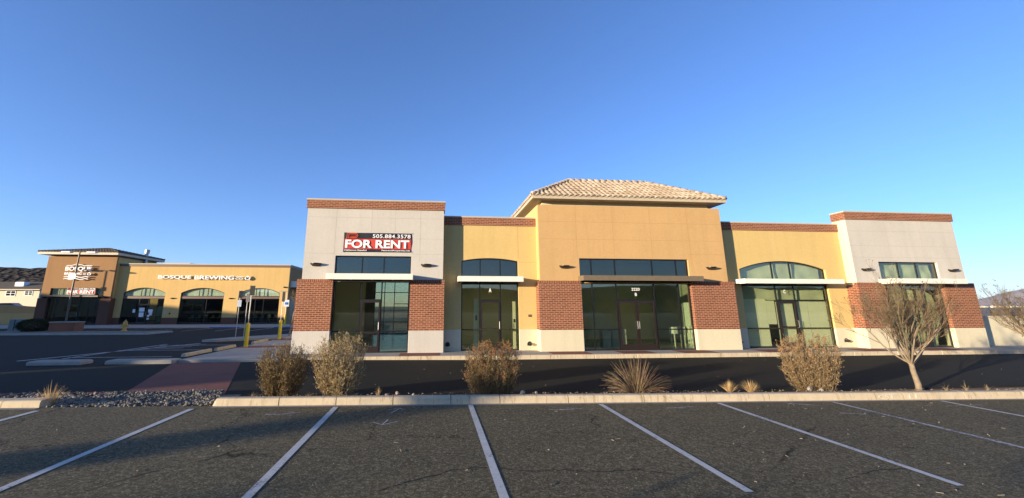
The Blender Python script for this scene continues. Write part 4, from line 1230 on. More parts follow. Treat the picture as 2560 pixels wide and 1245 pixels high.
terrain('rocky_hill', -330, -100, 110, 240, 120, 60,
        lambda x, y: -1 + 16.5 * max(0, min(1, (y - 118) / 42)) ** .9 * (1 - .10 * max(0, (x + 150) / 50)) + 1.3 * fbm(x, y, 14, 5) * min(1, max(0, (y - 115) / 10)), M['lava'])

H1 = thing('house', (-82, 90, 0), 'low cream house with a brown shingle roof at the foot of the dark rocky hill', 'house')
mb = MB(); mb.panel(rect(-100, -76.7, 1.2, 5.25), [rect(-82.6, -80.9, 3.95, 4.95), rect(-79.3, -77.9, 4.1, 4.95), rect(-88, -86, 3.95, 4.95)], 90, 90.2); mb.box(-76.9, -76.7, 90.2, 98, 1.2, 5.25); mb.build('wall', M['sidingc'], H1)
mb = MB(); mb.add([(-100.5, 89.4, 5.2), (-76.2, 89.4, 5.2), (-76.2, 94, 6.9), (-100.5, 94, 6.9), (-76.2, 98.6, 5.2), (-100.5, 98.6, 5.2)], [(0, 1, 2, 3), (3, 2, 4, 5), (1, 4, 2), (0, 3, 5), (0, 5, 4, 1)]); r_ = mb.build('roof', M['shingle'], H1)
mb = MB(); mb.box(-100.5, -76.2, 89.3, 89.4, 5.1, 5.26); mb.build('fascia', M['sidingc'], r_)
mb = MB(); mb.bbox(-82.6, -80.8, 91.2, 92.4, 5.8, 6.75, .12); mb.build('rooftop_cooler', M['signw'], H1)
for a, b_, z0, z1 in ((-82.6, -80.9, 3.95, 4.95), (-79.3, -77.9, 4.1, 4.95), (-88, -86, 3.95, 4.95)):
    mb = MB(); m_ = (a + b_) / 2; fw = .07
    mb.panel(rect(a - .03, b_ + .03, z0 - .03, z1 + .03), [rect(a + fw, b_ - fw, z0 + fw, z1 - fw)], 89.94, 90.0); mb.box(m_ - .05, m_ + .05, 89.95, 90.02, z0, z1); mb.box(a, b_, 89.955, 90.02, (z0 + z1) / 2 - .04, (z0 + z1) / 2 + .04)
    wf = mb.build('window', M['signw'], H1)
    mb = MB(); mb.box(a, b_, 90.08, 90.1, z0, z1); mb.build('pane', M['glassdk'], wf)
# dark parked cars in front of the house
def car(x, y, label, rz, col):
    t = thing('parked_car', (x, y, 1.2), label, 'car', 'cars parked before the cream house')
    def tr(px, py, pz): return (x + px * cos(rz) - py * sin(rz), y + px * sin(rz) + py * cos(rz), 1.2 + pz)
    prof = [(-2.2, .3), (-2.25, .75), (-1.5, .9), (-.9, 1.38), (.7, 1.42), (1.35, .95), (2.15, .82), (2.25, .35)]
    def ext(pr, w_):
        m_ = MB(); k = len(pr)
        vs = [tr(px, -w_, pz) for px, pz in pr] + [tr(px, w_, pz) for px, pz in pr]
        m_.add(vs, [tuple(range(k)), tuple(range(2 * k - 1, k - 1, -1))] + [(i, (i + 1) % k, (i + 1) % k + k, i + k) for i in range(k)]); return m_
    ext(prof, .88).build('body', col, t)
    ext([(-1.3, .92), (-.85, 1.32), (.62, 1.36), (1.15, .95)], .895).build('window_band', M['glassdk'], t)
    for px in (-1.4, 1.4):
        for s in (-1, 1):
            m_ = MB(); m_.tube([tr(px, s * .75, .32), tr(px, s * .92, .32)], .32, 16); m_.build('wheel', M['lamp'], t)
car(-76.0, 84, 'silver car parked at the right end of the cream house', .2, M['steel'])
car(-81.5, 85, 'dark car parked before the cream house, behind the tan retaining wall', .1, M['lamp'])
mb = MB(); mb.poly([(-95, 80), (-60, 80), (-60, 125), (-95, 125)], -.2, 1.2); struct('house_terrace', mb, M['dirt'])
# tan retaining walls left of the brewery
mb = MB()
for i in range(24):
    a, b_ = i / 24, (i + 1) / 24
    xa, xb = -66 + 20 * a, -66 + 20 * b_
    za, zb = 2.75 - 1.0 * a, 2.75 - 1.0 * b_
    vs = [(xa, 59, -.1), (xb, 59, -.1), (xb, 59, zb), (xa, 59, za), (xa, 59.3, -.1), (xb, 59.3, -.1), (xb, 59.3, zb), (xa, 59.3, za)]
    mb.add(vs, [(0, 1, 2, 3), (5, 4, 7, 6), (3, 2, 6, 7)] + ([(0, 3, 7, 4)] if i == 0 else []) + ([(1, 5, 6, 2)] if i == 23 else []))
solo(mb, 'retaining_wall', M['orange'], 'tall tan retaining wall sloping down towards the brewery tower', 'wall')
mb = MB(); mb.add([(-66, 56.5, -.1), (-45, 56.5, -.1), (-45, 56.5, 1.25), (-66, 56.5, 1.1), (-66, 56.8, -.1), (-45, 56.8, -.1), (-45, 56.8, 1.25), (-66, 56.8, 1.1)], [(0, 1, 2, 3), (5, 4, 7, 6), (3, 2, 6, 7), (0, 3, 7, 4), (1, 5, 6, 2)])
solo(mb, 'retaining_wall', M['yellow'], 'lower tan wall running in front of the taller one at the left edge', 'wall')

# ================================================================== RIGHT SIDE
FW = thing('boundary_wall', (36, 19.4, -.1), 'low cream boundary wall running right from the grey end tower', 'wall')
mb = MB(); mb.box(26.95, 60, 19.4, 19.6, -.2, 1.48); mb.build('wall', M['cream'], FW)
mb = MB(); mb.box(26.93, 60.02, 19.37, 19.63, 1.48, 1.56); mb.build('cap', M['coping'], FW)
mb = MB(); mb.box(29.35, 29.6, 19.75, 20.0, -.1, 1.86); solo(mb, 'fence_post', M['lamp2'], 'short dark post sticking up behind the cream boundary wall', 'post')

M['mount'], n, b = new_mat('desert_mountain')
p = pos(n)
f = noise(n, p, .0016, 8, .7)
c = ramp(n, f, [(.35, (.19, .155, .145, 1)), (.6, (.29, .24, .225, 1))])
n.links.new(c, b.inputs['Base Color']); b.inputs['Roughness'].default_value = 1; b.inputs['Specular IOR Level'].default_value = 0.05
def mz(x, y):
    # ridge rising to the right, seen far beyond the boundary wall
    az = x / 6500 * 1.0
    r = max(0, min(1, (az - 1.41) / .34))
    base = 520 * r
    prof = base * max(0, 1 - abs(y - 6500) / 1500)
    return -10 + prof * (1 + .16 * fbm(x, y, 900, 4)) + 16 * fbm(x, y, 420, 5) * min(1, r * 5) * (1 if abs(y - 6500) < 1400 else 0)
terrain('mountain', 7000, 14500, 5000, 8000, 220, 60, mz, M['mount'])
# far town: thin line of pale roofs at the mountain foot
mb = MB(); rnd = random.Random(5)
for i in range(130):
    y = rnd.uniform(900, 2400); x = y * rnd.uniform(1.30, 2.2)
    w_ = rnd.uniform(8, 22); h = rnd.uniform(2.5, 5)
    mb.box(x - w_ / 2, x + w_ / 2, y, y + 10, -1, h)
o = mb.build('far_town', M['sidingc']); o['kind'] = 'stuff'

# ================================================================== BEHIND THE CAMERA (unseen, added to throw the long shade and be mirrored in the glass)
M['far_stucco'] = mat_stucco('shade_block_stucco', (.45, .36, .25))
def behind(s, t): return (s * .883 - t * .469, s * .469 + t * .883)
def block(name, s0, s1, t0, t1, h, label, cat='building', mat='far_stucco'):
    T = thing(name, (*behind((s0 + s1) / 2, (t0 + t1) / 2), -.3), label, cat)
    pts = [behind(s1, t0), behind(s1, t1), behind(s0, t1), behind(s0, t0)]
    mb = MB(); mb.poly(pts, -.4, h); mb.build('wall', M[mat], T)
    mb = MB(); k = max(2, int((t1 - t0) / 6))
    for i in range(k):
        for z in ((1.0, 2.6), (4.4, 6.0)):
            if z[1] > h - .6: continue
            ta = t0 + (t1 - t0) * (i + .3) / k; tb = ta + 2.2
            a = behind(s1 + .03, ta); b_ = behind(s1 + .03, tb); c_ = behind(s1 + .01, tb); d_ = behind(s1 + .01, ta)
            mb.poly([a, b_, c_, d_], z[0], z[1])
    build_each(mb, 'window', M['glassdk'], T)
    mb = MB(); mb.poly([behind(s1 + .2, t0 - .2), behind(s1 + .2, t1 + .2), behind(s0 - .2, t1 + .2), behind(s0 - .2, t0 - .2)], h, h + .25); mb.build('coping', M['coping'], T)
    return T
block('added_shade_block', -72, -60, 19.6, 110, 8.35, 'unseen long two-storey tan building added on the left to throw shade over the driveway')  # unseen block, added and sized to throw the long shade
block('added_shade_block', -70, -60, 14.0, 19.0, 7.0, 'unseen narrow tan end wing of the long building, added to throw lower shade')  # lower step added so the shade ends sooner on this side
terrain('unseen_hills', -420, 420, -420, -120, 80, 20, lambda x, y: -1 + (14 + 6 * fbm(x, y, 90, 4)) * max(0, min(1, (-y - 130) / 60)), M['lava'])  # unseen hills, added to fill the window reflections
# ================================================================== PLANTS
def mat_leaf(name, cols, rough=.8, trans=.25, scale=6):
    m, n, b = new_mat(name)
    gi = nd(n, 'ShaderNodeNewGeometry')
    c = ramp(n, gi.outputs['Random Per Island'], [(i / (len(cols) - 1), c4(x)) for i, x in enumerate(cols)])
    c = mixc(n, .35, c, ramp(n, noise(n, gi.outputs['Position'], scale, 3), [(.3, (.7, .7, .7, 1)), (.7, (1.25, 1.25, 1.25, 1))]), 'MULTIPLY')
    n.links.new(c, b.inputs['Base Color'])
    b.inputs['Roughness'].default_value = rough
    b.inputs['Specular IOR Level'].default_value = .15
    tr = nd(n, 'ShaderNodeBsdfTranslucent'); n.links.new(c, tr.inputs['Color'])
    mx = nd(n, 'ShaderNodeMixShader'); mx.inputs[0].default_value = trans
    n.links.new(b.outputs[0], mx.inputs[1]); n.links.new(tr.outputs[0], mx.inputs[2])
    n.links.new(mx.outputs[0], n.nodes['Material Output'].inputs['Surface'])
    return m
M['stem_straw'] = mat_leaf('straw_stems', [(.22, .15, .075), (.34, .25, .13), (.44, .35, .21)], trans=.1)
M['stem_brown'] = mat_leaf('brown_stems', [(.10, .062, .034), (.19, .125, .068), (.26, .19, .11)], trans=.1)
M['straw'] = mat_leaf('straw_seed', [(.38, .27, .12), (.52, .38, .18), (.60, .47, .26), (.25, .17, .07)])
M['olive'] = mat_leaf('dry_olive_leaf', [(.18, .125, .045), (.28, .195, .075), (.36, .255, .11), (.10, .075, .03)])
M['rust'] = mat_leaf('rusty_flower', [(.24, .09, .04), (.34, .15, .07), (.42, .22, .11), (.18, .08, .04)])
M['tanflower'] = mat_leaf('tan_flower', [(.36, .21, .095), (.46, .28, .14), (.30, .165, .07)])
M['tanleaf'] = mat_leaf('tan_leaf', [(.30, .20, .09), (.42, .29, .14), (.50, .37, .20), (.18, .12, .05)])
M['gold'] = mat_leaf('golden_grass', [(.62, .40, .15), (.70, .50, .24), (.50, .32, .13)])
M['yucca'] = mat_leaf('reddish_blade', [(.17, .085, .06), (.26, .16, .09), (.17, .13, .06), (.33, .25, .16)])
M['bark'] = mat_plain('pale_bark', (.23, .175, .115), .9, var=.25, scale=9, bmp=.5)
M['twig'] = mat_leaf('grey_brown_twigs', [(.15, .105, .062), (.21, .15, .09), (.105, .075, .045)], trans=.05)
M['deadleaf'] = mat_leaf('dead_leaf', [(.12, .08, .03), (.22, .16, .06), (.16, .13, .05)])
M['darkleaf'] = mat_leaf('dark_evergreen', [(.03, .035, .015), (.05, .055, .025), (.07, .07, .03)])

class TB:
    """fast builder of many thin stems and small leaves, in local coordinates"""
    def __init__(s, seed): s.r = random.Random(seed); s.sv = []; s.sf = []; s.lv = []; s.lf = []; s.fv = []; s.ff = []
    def stem(s, pts, r0, r1, k=3):
        n0 = len(s.sv); m_ = len(pts)
        for i, p_ in enumerate(pts):
            d = (pts[min(i + 1, m_ - 1)] - pts[max(i - 1, 0)]); d.normalize()
            a = d.cross(Vector((.31, .2, .93))); a = a.normalized() if a.length > .05 else Vector((1, 0, 0)); b_ = d.cross(a)
            r = r0 + (r1 - r0) * i / (m_ - 1)
            for j in range(k):
                t = 2 * pi * j / k; s.sv.append(p_ + (a * cos(t) + b_ * sin(t)) * r)
        for i in range(m_ - 1):
            for j in range(k):
                j2 = (j + 1) % k
                s.sf.append((n0 + i * k + j, n0 + i * k + j2, n0 + (i + 1) * k + j2, n0 + (i + 1) * k + j))
    def leaf(s, p_, d, L, W, flower=False):
        V, F = (s.fv, s.ff) if flower else (s.lv, s.lf)
        d = d.normalized(); sd_ = d.cross(Vector((s.r.uniform(-1, 1), s.r.uniform(-1, 1), s.r.uniform(-1, 1))))
        if sd_.length < .01: return
        sd_.normalize(); n0 = len(V)
        V += [p_, p_ + d * L * .5 + sd_ * W / 2, p_ + d * L, p_ + d * L * .5 - sd_ * W / 2]; F.append((n0, n0 + 1, n0 + 2, n0 + 3))
    def curve(s, p0, d0, L, n, wig=.12, up=0.0):
        pts = [p0.copy()]; d = d0.normalized()
        for i in range(n):
            d = (d + Vector((s.r.gauss(0, wig), s.r.gauss(0, wig), s.r.gauss(0, wig) + up))).normalized()
            pts.append(pts[-1] + d * L / n)
        return pts, d
    def finish(s, t, stem_mat, leaf_mat, leafname='foliage', flower_mat=None, stemname='stems'):
        def mk(name, V, F, m):
            me = bpy.data.meshes.new(name); me.from_pydata([tuple(v) for v in V], [], F); me.materials.append(m); me.update()
            o = bpy.data.objects.new(name, me); COL.objects.link(o); o.parent = t
        if s.sf: mk(stemname, s.sv, s.sf, stem_mat)
        if s.lf: mk(leafname, s.lv, s.lf, leaf_mat)
        if s.ff: mk('flower_spikes', s.fv, s.ff, flower_mat)

def shrub(x, y, z, W, D, Hh, seed, label, stem_mat, leaf_mat, flower_mat=None, nst=170, base=.21, bend=.0, leafd=77, spike=False, name='dry_shrub', hjit=.12, group='dry shrubs along the kerb'):
    t = thing(name, (x, y, z), label, 'shrub', group)
    T = TB(seed); r = T.r
    for i in range(nst):
        a = r.uniform(0, 2 * pi); q = sqrt(r.random())
        bx, by = cos(a) * base * q, sin(a) * base * q * D / W
        tq = q ** .8
        tx, ty = cos(a) * W / 2 * tq, sin(a) * D / 2 * tq
        th = Hh * (1 - .24 * tq ** 3) * (1 - abs(r.gauss(0, hjit)))
        if r.random() < .3: th *= r.uniform(.45, .85)
        n = 7; pts = []
        for k in range(n + 1):
            u = k / n; e = u ** .72
            pts.append(Vector((bx + (tx - bx) * e + r.gauss(0, .012) * u, by + (ty - by) * e + r.gauss(0, .012) * u, th * u ** (1.0 + .25 * tq))))
        T.stem(pts, .0055, .002)
        nt_ = 11
        for j in range(nt_):
            u = r.uniform(.18, 1); k = min(n - 1, int(u * n)); p_ = pts[k].lerp(pts[k + 1], u * n - k)
            d = (pts[k + 1] - pts[k]).normalized() + Vector((r.gauss(0, .5), r.gauss(0, .5), r.uniform(0, .5)))
            tw, dd = T.curve(p_, d, r.uniform(.08, .2), 3, .25, .05)
            T.stem(tw, .003, .0014)
            for l in range(leafd // nt_):
                pp = tw[r.randrange(1, 4)]
                T.leaf(pp + Vector((r.gauss(0, .01), r.gauss(0, .01), r.gauss(0, .01))), dd + Vector((r.gauss(0, .6), r.gauss(0, .6), r.gauss(0, .5))), r.uniform(.02, .048), r.uniform(.007, .015))
        if spike and r.random() < .55 and u > .1:
            top = pts[-1]; L = r.uniform(.08, .17)
            for l in range(34):
                v_ = r.random(); rr = .022 * (1 - v_ * .75)
                aa = r.uniform(0, 2 * pi)
                T.leaf(top + Vector((cos(aa) * rr, sin(aa) * rr, -.04 + L * v_)), Vector((cos(aa), sin(aa), 1.2)), .026, .012, True)
    T.finish(t, stem_mat, leaf_mat, flower_mat=flower_mat)
    return t

shrub(-3.34, 10.25, .0, 1.12, 1.0, 1.20, 1, 'brown vase-shaped shrub on the left, beside the paler taller one', M['stem_brown'], M['olive'], nst=190)
shrub(-2.15, 10.25, .0, 1.22, 1.1, 1.40, 2, 'tall straw-coloured shrub in front of the grey tower glass', M['stem_straw'], M['straw'], nst=210)
shrub(1.38, 10.25, -.03, 1.32, 1.15, 1.22, 3, 'rust-topped shrub in front of the shop door marked A', M['stem_brown'], M['olive'], M['rust'], nst=200, base=.34, spike=True)
shrub(9.55, 10.3, -.10, 1.36, 1.2, 1.42, 4, 'tan shrub with pale flower spikes in front of the wide arched window', M['stem_brown'], M['tanleaf'], M['tanflower'], nst=210, base=.30, spike=True)

def tuft(x, y, z, W, Hh, seed, label, mat, n=140, wd=.006, arch=.35, group=None, name='grass_tuft', L=None):
    t = thing(name, (x, y, z), label, 'grass', group)
    T = TB(seed); r = T.r
    for i in range(n):
        a = r.uniform(0, 2 * pi); q = sqrt(r.random()); lean = q * W / 2
        h = Hh * r.uniform(.55, 1) * (1 - .25 * q); m_ = 6; pts = []
        b0 = Vector((cos(a) * W * .07 * q, sin(a) * W * .07 * q, 0))
        for k in range(m_ + 1):
            u = k / m_
            pts.append(b0 + Vector((cos(a) * lean * u ** 1.3, sin(a) * lean * u ** 1.3, h * (u - arch * q * u * u))))
        sd_ = Vector((-sin(a), cos(a), 0)); sd_ = (sd_ + Vector((r.gauss(0, .5), r.gauss(0, .5), 0))).normalized()
        n0 = len(T.lv)
        for k, p_ in enumerate(pts):
            w_ = wd * (1 - (k / m_) ** 2 * .85)
            T.lv += [p_ - sd_ * w_ / 2, p_ + sd_ * w_ / 2 + Vector((0, 0, w_ * .2))]
        for k in range(m_): T.lf.append((n0 + 2 * k, n0 + 2 * k + 1, n0 + 2 * k + 3, n0 + 2 * k + 2))
    me = bpy.data.meshes.new('blades'); me.from_pydata([tuple(v) for v in T.lv], [], T.lf); me.materials.append(mat); me.update()
    o = bpy.data.objects.new('blades', me); COL.objects.link(o); o.parent = t
    return t
G3 = 'small golden grass tufts by the kerb'
tuft(7.2, 10.2, -.05, .42, .38, 11, 'left of the two small golden grass tufts right of the spiky clump', M['gold'], 170, .007, .2, G3)
tuft(7.74, 10.2, -.06, .48, .42, 12, 'right of the two small golden grass tufts right of the spiky clump', M['gold'], 200, .007, .25, G3)
tuft(-7.68, 9.75, .0, .6, .62, 13, 'golden grass tuft at the end of the left kerb by the gravel', M['gold'], 150, .007, .3, G3)
tuft(-1.2, 10.0, .05, .2, .3, 14, 'thin dry weed right of the pale tall shrub', M['gold'], 30, .006, .2)
tuft(-3.95, 10.1, .05, .5, .2, 15, 'small dry weed left of the brown shrub', M['stem_straw'], 50, .006, .5)
tuft(-2.75, 10.15, .05, .3, .16, 16, 'small dry weed between the two left shrubs', M['stem_straw'], 30, .006, .5)
tuft(13.1, 10.2, -.1, .3, .26, 17, 'thin weed right of the bare tree trunk', M['stem_straw'], 20, .006, .4)
tuft(13.7, 10.2, -.1, .35, .28, 18, 'second thin weed right of the bare tree trunk', M['stem_straw'], 22, .006, .4)
tuft(14.3, 10.2, -.1, .25, .24, 19, 'thin weed nearest the right edge of the photo', M['stem_straw'], 18, .006, .4)
tuft(-1.75, 10.1, .05, .4, .16, 20, 'flat dry weed at the foot of the pale tall shrub', M['stem_straw'], 30, .006, .6)

# spiky clump of arching reddish blades
t = thing('spiky_clump', (4.85, 10.2, -.05), 'spreading clump of long arching reddish blades before the orange shop', 'shrub')
T = TB(31); r = T.r
for i in range(300):
    a = r.uniform(0, 2 * pi); q = r.random() ** .8
    L = r.uniform(.5, .92); el = radians(90 - 64 * q + r.gauss(0, 8))
    d = Vector((cos(a) * cos(el), sin(a) * cos(el), sin(el)))
    pts = [Vector((cos(a) * .14 * q, sin(a) * .14 * q, 0))]
    for k in range(8):
        d = (d + Vector((r.gauss(0, .03), r.gauss(0, .03), -.055 * q * (1 + k * .35)))).normalized()
        pts.append(pts[-1] + d * L / 8)
        if pts[-1].z < .02: pts[-1].z = .02
    T.stem(pts, .006, .002)
T.finish(t, M['yucca'], M['yucca'], stemname='blades')

def bare_tree(x, y, z, Hh, W, seed, label, lean=(-.1, 0), trunk_h=.74, leaves=True, trunk_r=.062, nl=13, group='bare trees along the kerb', flat=1.0):
    t = thing('bare_tree', (x, y, z), label, 'tree', group)
    T = TB(seed); r = T.r
    tr = TB(seed + 1)
    fk = Vector((lean[0], lean[1], trunk_h))
    n = 7
    tp = [Vector((lean[0] * (k / n), lean[1] * (k / n), trunk_h * k / n)) + Vector((r.gauss(0, .006), r.gauss(0, .006), 0)) for k in range(n + 1)]
    tr.stem(tp, trunk_r * 1.15, trunk_r * .85, 9)
    def grow(p0, d, L, rad, depth):
        m_ = 5
        pts, dd = T.curve(p0, d, L, m_, .09, .04)
        (tr if rad > .018 else T).stem(pts, rad, rad * .55, 6 if rad > .018 else 3)
        if depth == 0:
            if leaves and r.random() < .10:
                for l in range(3): T.leaf(pts[-1] + Vector((r.gauss(0, .02), r.gauss(0, .02), r.gauss(0, .02))), Vector((r.gauss(0, 1), r.gauss(0, 1), r.gauss(0, 1))), .05, .025)
            return
        for j in range(r.choice((3, 4, 5)) if depth > 1 else 4):
            u = r.uniform(.25, 1); k = min(m_ - 1, int(u * m_)); p_ = pts[k].lerp(pts[k + 1], u * m_ - k)
            nd_ = (dd + Vector((r.gauss(0, .34), r.gauss(0, .34) * flat, r.gauss(0, .22) + .08))).normalized()
            grow(p_, nd_, L * r.uniform(.5, .72), max(rad * .48, .0022), depth - 1)
    for i in range(nl):
        a = 2 * pi * i / nl + r.gauss(0, .2); sp = r.uniform(.12, 1)
        d = Vector((cos(a) * sp * W * .56, sin(a) * sp * W * .46, (Hh - trunk_h) * (1.0 - .42 * sp)))
        L = d.length * .62
        grow(fk + Vector((0, 0, -.08 + .1 * r.random())), d, L, trunk_r * r.uniform(.28, .45), 4)
    me = bpy.data.meshes.new('trunk'); me.from_pydata([tuple(v) for v in tr.sv], [], tr.sf); me.materials.append(M['bark']); me.polygons.foreach_set('use_smooth', [True] * len(me.polygons)); me.update()
    o = bpy.data.objects.new('trunk', me); COL.objects.link(o); o.parent = t
    # low suckers curving from the fork
    T.finish(t, M['twig'], M['deadleaf'], leafname='dead_leaves', stemname='crown')
    return t
bare_tree(12.42, 10.25, -.13, 2.75, 3.3, 42, 'bare many-branched tree in front of the grey right-hand tower')
bare_tree(17.0, 10.3, -.16, 2.7, 3.4, 57, 'bare tree cut by the right edge of the photo, branches reaching in', nl=10)
# young bare sapling and white trunk by the shop corner
bare_tree(-9.46, 29.3, .1, 3.2, .9, 77, 'thin pale sapling at the left corner of the shops', lean=(.25, 0), trunk_h=1.9, leaves=False, trunk_r=.045, nl=4, group=None)

# dark clipped shrub by the brewery
def ball_shrub(x, y, z, rx, rz_, seed, label, n=5200, lf=.07):
    t = thing('clipped_shrub', (x, y, z), label, 'shrub')
    T = TB(seed); r = T.r
    for i in range(60):
        a = r.uniform(0, 6.28); q = sqrt(r.random()) * .9; pts = [Vector((cos(a) * .12, sin(a) * .12, 0)), Vector((cos(a) * rx * q * .6, sin(a) * rx * q * .6, rz_ * .9)), Vector((cos(a) * rx * q, sin(a) * rx * q, rz_ * (1 + .7 * sqrt(1 - q * q))))]
        T.stem(pts, .012, .004)
    for i in range(n):
        v = Vector((r.gauss(0, 1), r.gauss(0, 1), r.gauss(0, 1))).normalized(); q = r.uniform(.72, 1.0) * (1 + .08 * mn.noise(v * 3 + Vector((seed, 0, 0))))
        T.leaf(Vector((v.x * rx * q, v.y * rx * q, rz_ + v.z * rz_ * q)), v + Vector((r.gauss(0, .7), r.gauss(0, .7), r.gauss(0, .7))), lf, lf * .55)
    T.finish(t, M['bark'], M['darkleaf'])
ball_shrub(-31.1, 36.6, .05, .95, .5, 5, 'dark round clipped shrub left of the brick planter block', lf=.09)
for i, (x, y, rx, rz_, lb) in enumerate(((-84, 82.6, 1.8, 1.2, 'dark bush at the left edge behind the tan retaining wall'), (-79.2, 82.2, 1.7, 1.1, 'dark bush in the middle behind the tan retaining wall'), (-86.9, 82.4, 1.5, 1.1, 'dark bush farthest left before the cream house'))):
    ball_shrub(x, y, 1.2, rx, rz_, 60 + i, lb, 2600, .16)
ball_shrub(-44.6, 55.2, 0, 1.0, .8, 66, 'dark shrub in the corner between the tan walls and the brewery tower', 2500, .12)
bare_tree(-82.2, 84, 1.2, 5.0, 4.5, 91, 'bare tree before the cream house at the far left', lean=(0, 0), trunk_h=1.2, leaves=False, trunk_r=.09, nl=7, group=None)
ball_shrub(-19.5, 75, 5.6, 2.2, 1.2, 67, 'dark tree top just showing behind the right corner of the brewery', 2600, .2)

# ---- unseen trees added behind the camera to streak the ground with shade
def shade_tree(s, t_, Hh, W, seed, label, crown0=1.6, n=5000, lf=.16, bare=False):
    x, y = behind(s, t_)
    if bare: return bare_tree(x, y, -.1, Hh, W, seed, label, lean=(0, 0), trunk_h=1.3, leaves=True, trunk_r=.10, nl=12, group='unseen trees added for shade')
    t = thing('added_shade_tree', (x, y, -.1), label, 'tree', 'unseen trees added for shade')
    mb = MB(); mb.tube([(x, y, -.1), (x + .1, y, crown0), (x, y + .1, Hh * .6)], [.14, .11, .05], 10); mb.build('trunk', M['bark'], t)
    T = TB(seed); r = T.r
    cl = [(Vector((r.gauss(0, W * .22), r.gauss(0, W * .22), crown0 + (Hh - crown0) * r.uniform(.15, .9))), r.uniform(.35, .7) * W * .32) for _ in range(16)]
    for i in range(n):
        c_, q = cl[r.randrange(16)]
        v = Vector((r.gauss(0, .5), r.gauss(0, .5), r.gauss(0, .45)))
        T.leaf(c_ + v * q * 1.4, Vector((r.gauss(0, 1), r.gauss(0, 1), r.gauss(0, 1))), lf, lf * .55)
    T.finish(t, M['bark'], M['darkleaf'])
shade_tree(-26, 8.2, 4.2, 1.5, 101, 'unseen leafy tree added behind the camera to the left for a shade band', crown0=1.0)
shade_tree(-34, 5.7, 4.4, .9, 102, 'unseen slim leafy tree added farther behind for a thin shade streak', crown0=2.4, n=1800)
shade_tree(-9, 2.7, 1.45, 1.0, 103, 'unseen low leafy shrub added behind the parking bays for a short shade', crown0=.3, n=2500)
shade_tree(-16, -.4, 3.6, 2.4, 104, 'unseen leafy tree added to shade the near right corner', crown0=.5, n=6000)

# ================================================================== GRAVEL, STONES, LITTER
mb = MB(); rnd = random.Random(7)
ICO = [(0, 0, 1), (.894, 0, .447), (.276, .851, .447), (-.724, .526, .447), (-.724, -.526, .447), (.276, -.851, .447), (.724, .526, -.447), (-.276, .851, -.447), (-.894, 0, -.447), (-.276, -.851, -.447), (.724, -.526, -.447), (0, 0, -1)]
IF = [(0, 1, 2), (0, 2, 3), (0, 3, 4), (0, 4, 5), (0, 5, 1), (1, 6, 2), (2, 7, 3), (3, 8, 4), (4, 9, 5), (5, 10, 1), (6, 7, 2), (7, 8, 3), (8, 9, 4), (9, 10, 5), (10, 6, 1), (11, 7, 6), (11, 8, 7), (11, 9, 8), (11, 10, 9), (11, 6, 10)]
def stone(mb, x, y, z, r, rnd):
    a = rnd.uniform(0, 6.28); sx, sy, sz = r * rnd.uniform(.8, 1.3), r * rnd.uniform(.6, 1.0), r * rnd.uniform(.45, .8)
    vs = []
    for p_ in ICO:
        k = rnd.uniform(.85, 1.12); X, Y, Z = p_[0] * sx * k, p_[1] * sy * k, p_[2] * sz * k
        vs.append((x + X * cos(a) - Y * sin(a), y + X * sin(a) + Y * cos(a), z + Z))
    mb.add(vs, IF)
for i in range(3600):
    y = rnd.uniform(9.5, 11.0)
    x0 = -7.6 + (y - 9.5) * .1; x = rnd.uniform(x0, -4.45 - max(0, y - 9.7) * .35)
    if x > -4.9 and y > 10.75: continue
    stone(mb, x, y, .045 + rnd.uniform(-.01, .05) + .03 * fbm(x, y, .8, 2), rnd.uniform(.014, .042), rnd)
for i in range(1500):
    y = rnd.uniform(9.8, 10.95); x = rnd.uniform(-13, -7.5); stone(mb, x, y, .06 + rnd.uniform(-.01, .05), rnd.uniform(.02, .05), rnd)
o = mb.build('gravel', M['gravel']); o['kind'] = 'stuff'
sg = 'loose pale stones by the kerb'
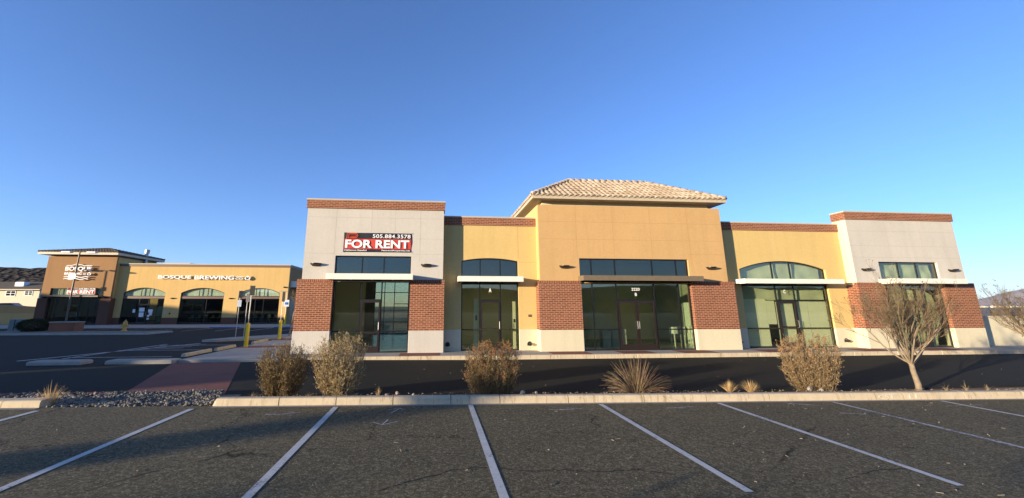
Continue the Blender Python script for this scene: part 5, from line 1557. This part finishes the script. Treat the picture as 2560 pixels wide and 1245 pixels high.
for i, (x, y, z, r, lb) in enumerate(((-1.02, 10.05, .1, .05, 'pale rounded stone beside the thin weed right of the tall straw shrub'), (-.8, 10.1, .12, .06, 'whitish stone second right of the tall straw shrub'), (-.42, 9.8, .14, .05, 'pale stone at the kerb joint left of the rusty shrub'),
        (2.0, 9.85, .13, .07, 'tan stone just right of the rust-topped shrub'), (2.32, 9.85, .12, .05, 'white stone farther right of the rust-topped shrub'), (9.05, 9.9, .08, .09, 'white broken stone at the foot of the tan spiked shrub'), (9.3, 9.85, .06, .06, 'small tan stone at the foot of the tan spiked shrub'))):
    mb = MB(); stone(mb, x, y, z, r, random.Random(50 + i)); solo(mb, 'stone', M['rock'], lb, 'stone', sg)
# dry leaves, twigs and pebbles lying on the asphalt
mb = MB(); rnd = random.Random(9)
for i in range(230):
    x = rnd.uniform(-7, 14); y = rnd.uniform(4.2, 9.25)
    if i > 185: y = rnd.uniform(11, 17); x = rnd.uniform(-3, 20)
    z = (zlot(x) if y < 9.4 else zdrive(x)) + .006; a = rnd.uniform(0, 6.28)
    if rnd.random() < .45: stone(mb, x, y, z + .004, rnd.uniform(.005, .012), rnd)
    elif rnd.random() < .6:
        L = rnd.uniform(.02, .10); mb.tube([(x, y, z), (x + cos(a) * L, y + sin(a) * L, z + .006)], .0035, 4)
    else:
        L = rnd.uniform(.03, .06); W_ = L * .4
        mb.add([(x, y, z), (x + cos(a) * L / 2 - sin(a) * W_, y + sin(a) * L / 2 + cos(a) * W_, z + .015), (x + cos(a) * L, y + sin(a) * L, z + .004), (x + cos(a) * L / 2 + sin(a) * W_, y + sin(a) * L / 2 - cos(a) * W_, z + .012)], [(0, 1, 2, 3)])
o = mb.build('dry_litter', M['litter']); o['kind'] = 'stuff'
# weeds and crumbs hiding behind the kerb
mb = MB(); rnd = random.Random(19)
for i in range(700):
    x = rnd.uniform(-4.2, 16); y = rnd.uniform(9.64, 9.95)
    stone(mb, x, y, zktop(x) - rnd.uniform(.0, .05), rnd.uniform(.006, .02), rnd)
o = mb.build('kerbside_crumbs', M['dirt']); o['kind'] = 'stuff'

# ================================================================== HAZE
m = bpy.data.materials.new('thin_haze'); m.use_nodes = True
n = m.node_tree; n.nodes.remove(n.nodes['Principled BSDF'])
pv = nd(n, 'ShaderNodeVolumePrincipled'); pv.inputs['Color'].default_value = (0.80, 0.86, 1.0, 1); pv.inputs['Density'].default_value = 2.2e-5
pv.inputs['Anisotropy'].default_value = 0.0
n.links.new(pv.outputs[0], n.nodes['Material Output'].inputs['Volume'])
mb = MB(); mb.box(-15000, 15500, -15000, 15500, -30, 620)
o = mb.build('haze', m); o['kind'] = 'stuff'
